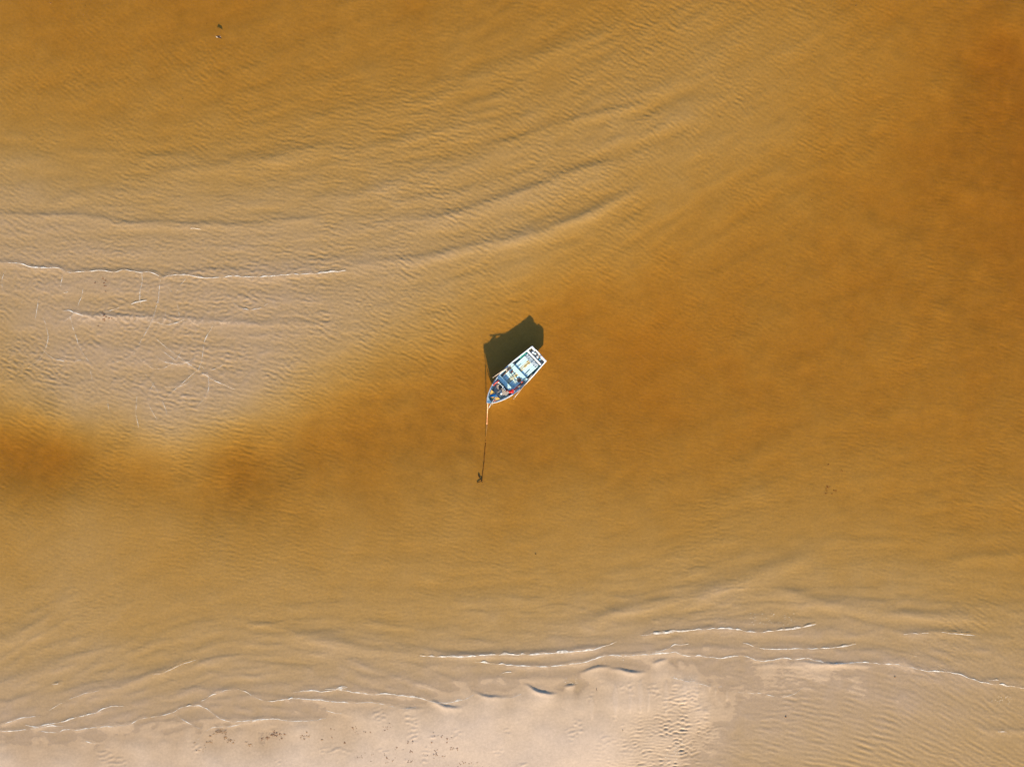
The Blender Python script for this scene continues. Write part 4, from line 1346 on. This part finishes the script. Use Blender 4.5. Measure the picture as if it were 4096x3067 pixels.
for (crop, x0, x1, y0, y1, n) in ((Z8, 580, 860, 370, 440, 46), (Z8, 2020, 2140, 860, 910, 26), (Z9, 880, 1100, 270, 340, 26), (Z9, 560, 700, 470, 520, 14), (Z9, 1480, 1560, 450, 470, 5), (Z9, 1670, 1720, 485, 495, 5), (Z8, 100, 260, 742, 775, 6), (Z9, 1540, 1640, 1020, 1120, 30), (Z9, 1440, 1600, 1120, 1250, 40)):  # sun sparkles on water film and wet sand, drawn as pale flakes
    for i in range(n):
        (X_, Y_), = zpts(*crop, [(frnd.uniform(x0, x1), frnd.uniform(y0, y1))])
        zz = max(float(bilinear(bed, X_, Y_)), float(bilinear(surf, X_, Y_))) + .004
        L_, w_ = frnd.uniform(.02, .05), frnd.uniform(.008, .016)
        mb.grid([[(X_ - L_, Y_, zz), (X_, Y_ - w_, zz)], [(X_, Y_ + w_, zz + .002), (X_ + L_, Y_, zz)]])
foam_glint = mb.build('foam_glint', M_foam_glint, None, True)
M_thin = M_foam_glint.copy()                       # fainter ribbons on the bar: caustic light lines painted in froth colour
M_thin.name = 'faint_caustic_foam'
for nd in M_thin.node_tree.nodes:
    if nd.type == 'MAP_RANGE':
        nd.inputs['To Min'].default_value = .0
        nd.inputs['To Max'].default_value = .62
foam_glint.data.materials.append(M_thin)
for a_, b_ in FAINT:
    for i in range(a_, b_): foam_glint.data.polygons[i].material_index = 1
tag(foam_glint, 'thin pale froth lines with painted sun glints and caustics along the small wave crests', 'foam_glint', kind='stuff')

# ------------------------------------------------------------------ seaweed and scraps
M_weed = paint('brown_seaweed', (.30, .13, .045), (.18, .075, .025), 30, .7)
M_weed2 = paint('ochre_seaweed', (.40, .22, .09), (.28, .14, .05), 30, .75)


def weed_patch(spots, seed, lab, mat, name='seaweed'):
    rnd = random.Random(seed)
    mb = MB()
    for (px, py, rx, ry, n) in spots:
        for i in range(n):
            x = wx(px + rnd.gauss(0, .5) * rx)
            y = wy(py + rnd.gauss(0, .5) * ry)
            a = rnd.uniform(0, 6.28)
            L = rnd.uniform(.03, .10)
            w_ = rnd.uniform(.010, .026)
            z = bedz(x, y)
            c_ = rnd.uniform(-1.2, 1.2)
            rows = []
            for j in range(4):
                f = j / 3 - .5
                aa = a + c_ * f
                xx, yy = x + L * f * math.cos(aa), y + L * f * math.sin(aa)
                ww = w_ * (1.1 - 1.6 * abs(f))
                rows.append([(xx - math.sin(aa) * ww, yy + math.cos(aa) * ww, z + .004), (xx, yy, z + .010 + rnd.uniform(0, .006)), (xx + math.sin(aa) * ww, yy - math.cos(aa) * ww, z + .004)])
            mb.grid(rows)
    o = mb.build(name, mat, None, True)
    return tag(o, lab, 'seaweed', kind='stuff')


def W3(x, y, rx, ry, n): return (740 + x / 3.95, 2880 + y / 3.95, rx / 3.95, ry / 3.95, n)
weed_patch([W3(570, 165, 60, 40, 34), W3(500, 190, 30, 30, 12), W3(640, 210, 25, 60, 16), W3(635, 275, 25, 20, 12), W3(700, 315, 60, 35, 16), W3(400, 250, 20, 15, 5), W3(340, 340, 15, 15, 5), W3(400, 350, 40, 25, 9), W3(155, 345, 15, 25, 4), W3(230, 470, 50, 12, 6), W3(300, 420, 20, 60, 5), W3(1030, 385, 50, 25, 11), W3(970, 345, 25, 15, 4), W3(760, 345, 25, 20, 6), W3(450, 220, 30, 20, 6)],
           31, 'scattered brown seaweed washed up on the beach, left clump', M_weed2)
weed_patch([W3(1300, 270, 25, 30, 22), W3(1370, 230, 30, 20, 16), W3(1430, 190, 40, 30, 16), W3(1440, 245, 40, 20, 9), W3(1500, 215, 30, 30, 10), W3(1580, 215, 25, 12, 6), W3(1530, 280, 30, 20, 7), W3(1220, 290, 30, 35, 8)],
           32, 'rusty brown seaweed clump on the beach, middle one of the row', M_weed)
weed_patch([W3(1885, 240, 45, 25, 14), W3(1925, 185, 20, 12, 6), W3(1885, 285, 15, 12, 4), W3(1965, 240, 15, 15, 4), W3(1835, 265, 15, 15, 3), W3(2165, 305, 25, 12, 6)],
           33, 'small brown seaweed sprinkle on the beach, right end of the row', M_weed2)
def W7(x, y, rx, ry, n): return (1300 + x / 3.16, 2800 + y / 3.16, rx / 3.16, ry / 3.16, n)
weed_patch([W7(370, 345, 40, 20, 8), W7(420, 400, 60, 30, 3), W7(770, 340, 60, 60, 9), W7(575, 400, 10, 6, 3), W7(500, 395, 20, 8, 3), W7(255, 538, 14, 12, 7), W7(1060, 520, 60, 20, 8), W7(1350, 515, 12, 15, 4), W7(1400, 660, 25, 60, 14), W7(1560, 480, 40, 25, 8), W7(1545, 520, 10, 10, 4), W7(1640, 600, 90, 40, 12), W7(1480, 690, 40, 10, 5), W7(1450, 440, 60, 20, 5), W7(1060, 775, 40, 25, 9), W7(780, 740, 30, 60, 10), W7(870, 745, 15, 15, 2), W7(1000, 650, 300, 60, 14), W7(1780, 800, 200, 60, 16), W7(500, 700, 200, 60, 8), W7(90, 360, 40, 12, 4), W7(90, 465, 15, 10, 3), W7(900, 590, 10, 12, 2), W7(1370, 405, 6, 8, 2)],
           34, 'sparse brown seaweed flecks over the bare pale sand', M_weed)
def W2(x, y, rx, ry, n): return (360 + x / 6.9, 1080 + y / 6.9, rx / 6.9, ry / 6.9, n)
weed_patch([W2(410, 260, 60, 30, 5), W2(430, 305, 40, 20, 4), W2(380, 370, 30, 20, 5), W2(415, 435, 60, 20, 8), W2(350, 215, 15, 10, 2), W2(140, 340, 30, 20, 4), W2(425, 590, 25, 10, 3)], 35, 'red-brown weed flecks on the sandbar, just below the upper pale line', M_weed)
weed_patch([W2(405, 1245, 25, 20, 6), W2(350, 1190, 50, 40, 6), W2(470, 1300, 30, 10, 3), W2(570, 1325, 80, 12, 8), W2(380, 1345, 50, 30, 7), W2(390, 1395, 40, 15, 4), W2(245, 1540, 30, 15, 4), W2(720, 1437, 15, 8, 2)], 36, 'red-brown weed flecks on the sandbar, lower patch', M_weed)
def W5(x, y, rx, ry, n): return (3250 + x / 9.74, 1830 + y / 9.74, rx / 9.74, ry / 9.74, n)
weed_patch([W5(625, 1145, 60, 50, 6), W5(910, 1310, 80, 50, 9), W5(600, 1260, 50, 60, 6), W5(690, 1190, 40, 40, 3), W5(590, 1410, 50, 20, 4), W5(670, 270, 40, 60, 4), W5(1170, 530, 60, 40, 4), W5(820, 1420, 60, 20, 3)], 37, 'sunken reddish weed patch in the brown water, right of centre', M_weed)
SCR = [
    (2386, 2755, .22, .035, 1.6, M_rustm, 'driftwood', 'short dark stick standing out on the pale beach below the cut banks', 'stick'),
    (3143, 2866, .13, .07, 1.2, M_weed, 'seaweed_scrap', 'brown seaweed scrap on the rippled wet sand, lower right', 'seaweed'),
    (3580, 2707, .12, .06, .2, M_weed, 'seaweed_scrap', 'small dark red scrap on smooth wet sand near the right pale line', 'seaweed'),
    (2143, 2218, .11, .05, .6, M_rustm, 'seaweed_scrap', 'lone dark speck in the amber water below the anchor, right of it', 'seaweed'),
    (3423, 24, .16, .08, .2, M_rustm, 'floating_scrap', 'dark floating scrap at the top edge, right half', 'debris'),
    (203, 14, .20, .10, 2.2, M_weed, 'floating_scrap', 'brown floating scrap at the top edge, far left', 'debris'),
    (335, 61, .14, .07, .4, M_weed, 'floating_scrap', 'small brown scrap below and right of the top-left corner one', 'debris'),
    (728, 429, .13, .07, .5, M_weed, 'floating_scrap', 'small brown scrap in the amber water, upper left quarter', 'debris'),
    (2552, 800, .14, .05, 1.4, M_rustm, 'floating_scrap', 'thin dark scrap in the water above and right of the boat', 'debris'),
    (3245, 800, .10, .06, 0, M_rustm, 'floating_scrap', 'tiny dark speck in the deep amber water on the right', 'debris'),
    (2490, 2918, .09, .04, 1.4, M_rustm, 'seaweed_scrap', 'tiny dark fleck on bare sand left of the pitted area', 'seaweed'),
    (827, 95, .08, .04, .6, M_rustm, 'floating_scrap', 'tiny dark speck just left above the pale-edged scrap', 'debris'),
]
for (px, py, L, w_, a, mt, nm, lab, cat) in SCR:
    L, w_ = (L * .8, w_ * .75) if nm != 'floating_scrap' else (L * .55, w_ * .5)
    x, y = wx(px), wy(py)
    z = bedz(x, y)
    if nm == 'floating_scrap': z = max(z, .004)
    mb = MB()
    rnd = random.Random(px)
    pts_ = [(L * (f - .5), w_ * .5 * math.sin(f * 5 + px), .02 + .01 * rnd.random()) for f in (0, .2, .45, .7, 1)]
    mb.tube(pts_, [w_ * .25, w_ * .5, w_ * .6, w_ * .4, w_ * .15], 7, flat=.5)
    o = mb.build(nm, mt, None, True, (x, y, z), a)
    tag(o, lab, cat)
# dark sliver with pale edges, floating at upper left
x, y = wx(876), wy(150.5)
o = empty('floating_debris', (x, y, .01), R(-28))
tag(o, 'dark sliver of flotsam with pale edges, upper left water', 'debris')
MB().tube([(-.17, .02, .02), (-.08, .0, .05), (.0, -.01, .05), (.14, .01, .03), (.2, .0, .02)], [.01, .05, .055, .03, .012], 8, flat=.6).build('dark_body', M_rustm, o, True)
MB().tube([(-.19, -.03, .02), (-.12, -.045, .02), (-.06, -.06, .02)], [.012, .028, .012], 7, flat=.5).build('pale_edge', M_foam_glint, o, True)
MB().tube([(-.06, .09, .02), (.05, .08, .03), (.14, .06, .02)], [.015, .045, .012], 7, flat=.5).build('pale_edge', M_tan, o, True)
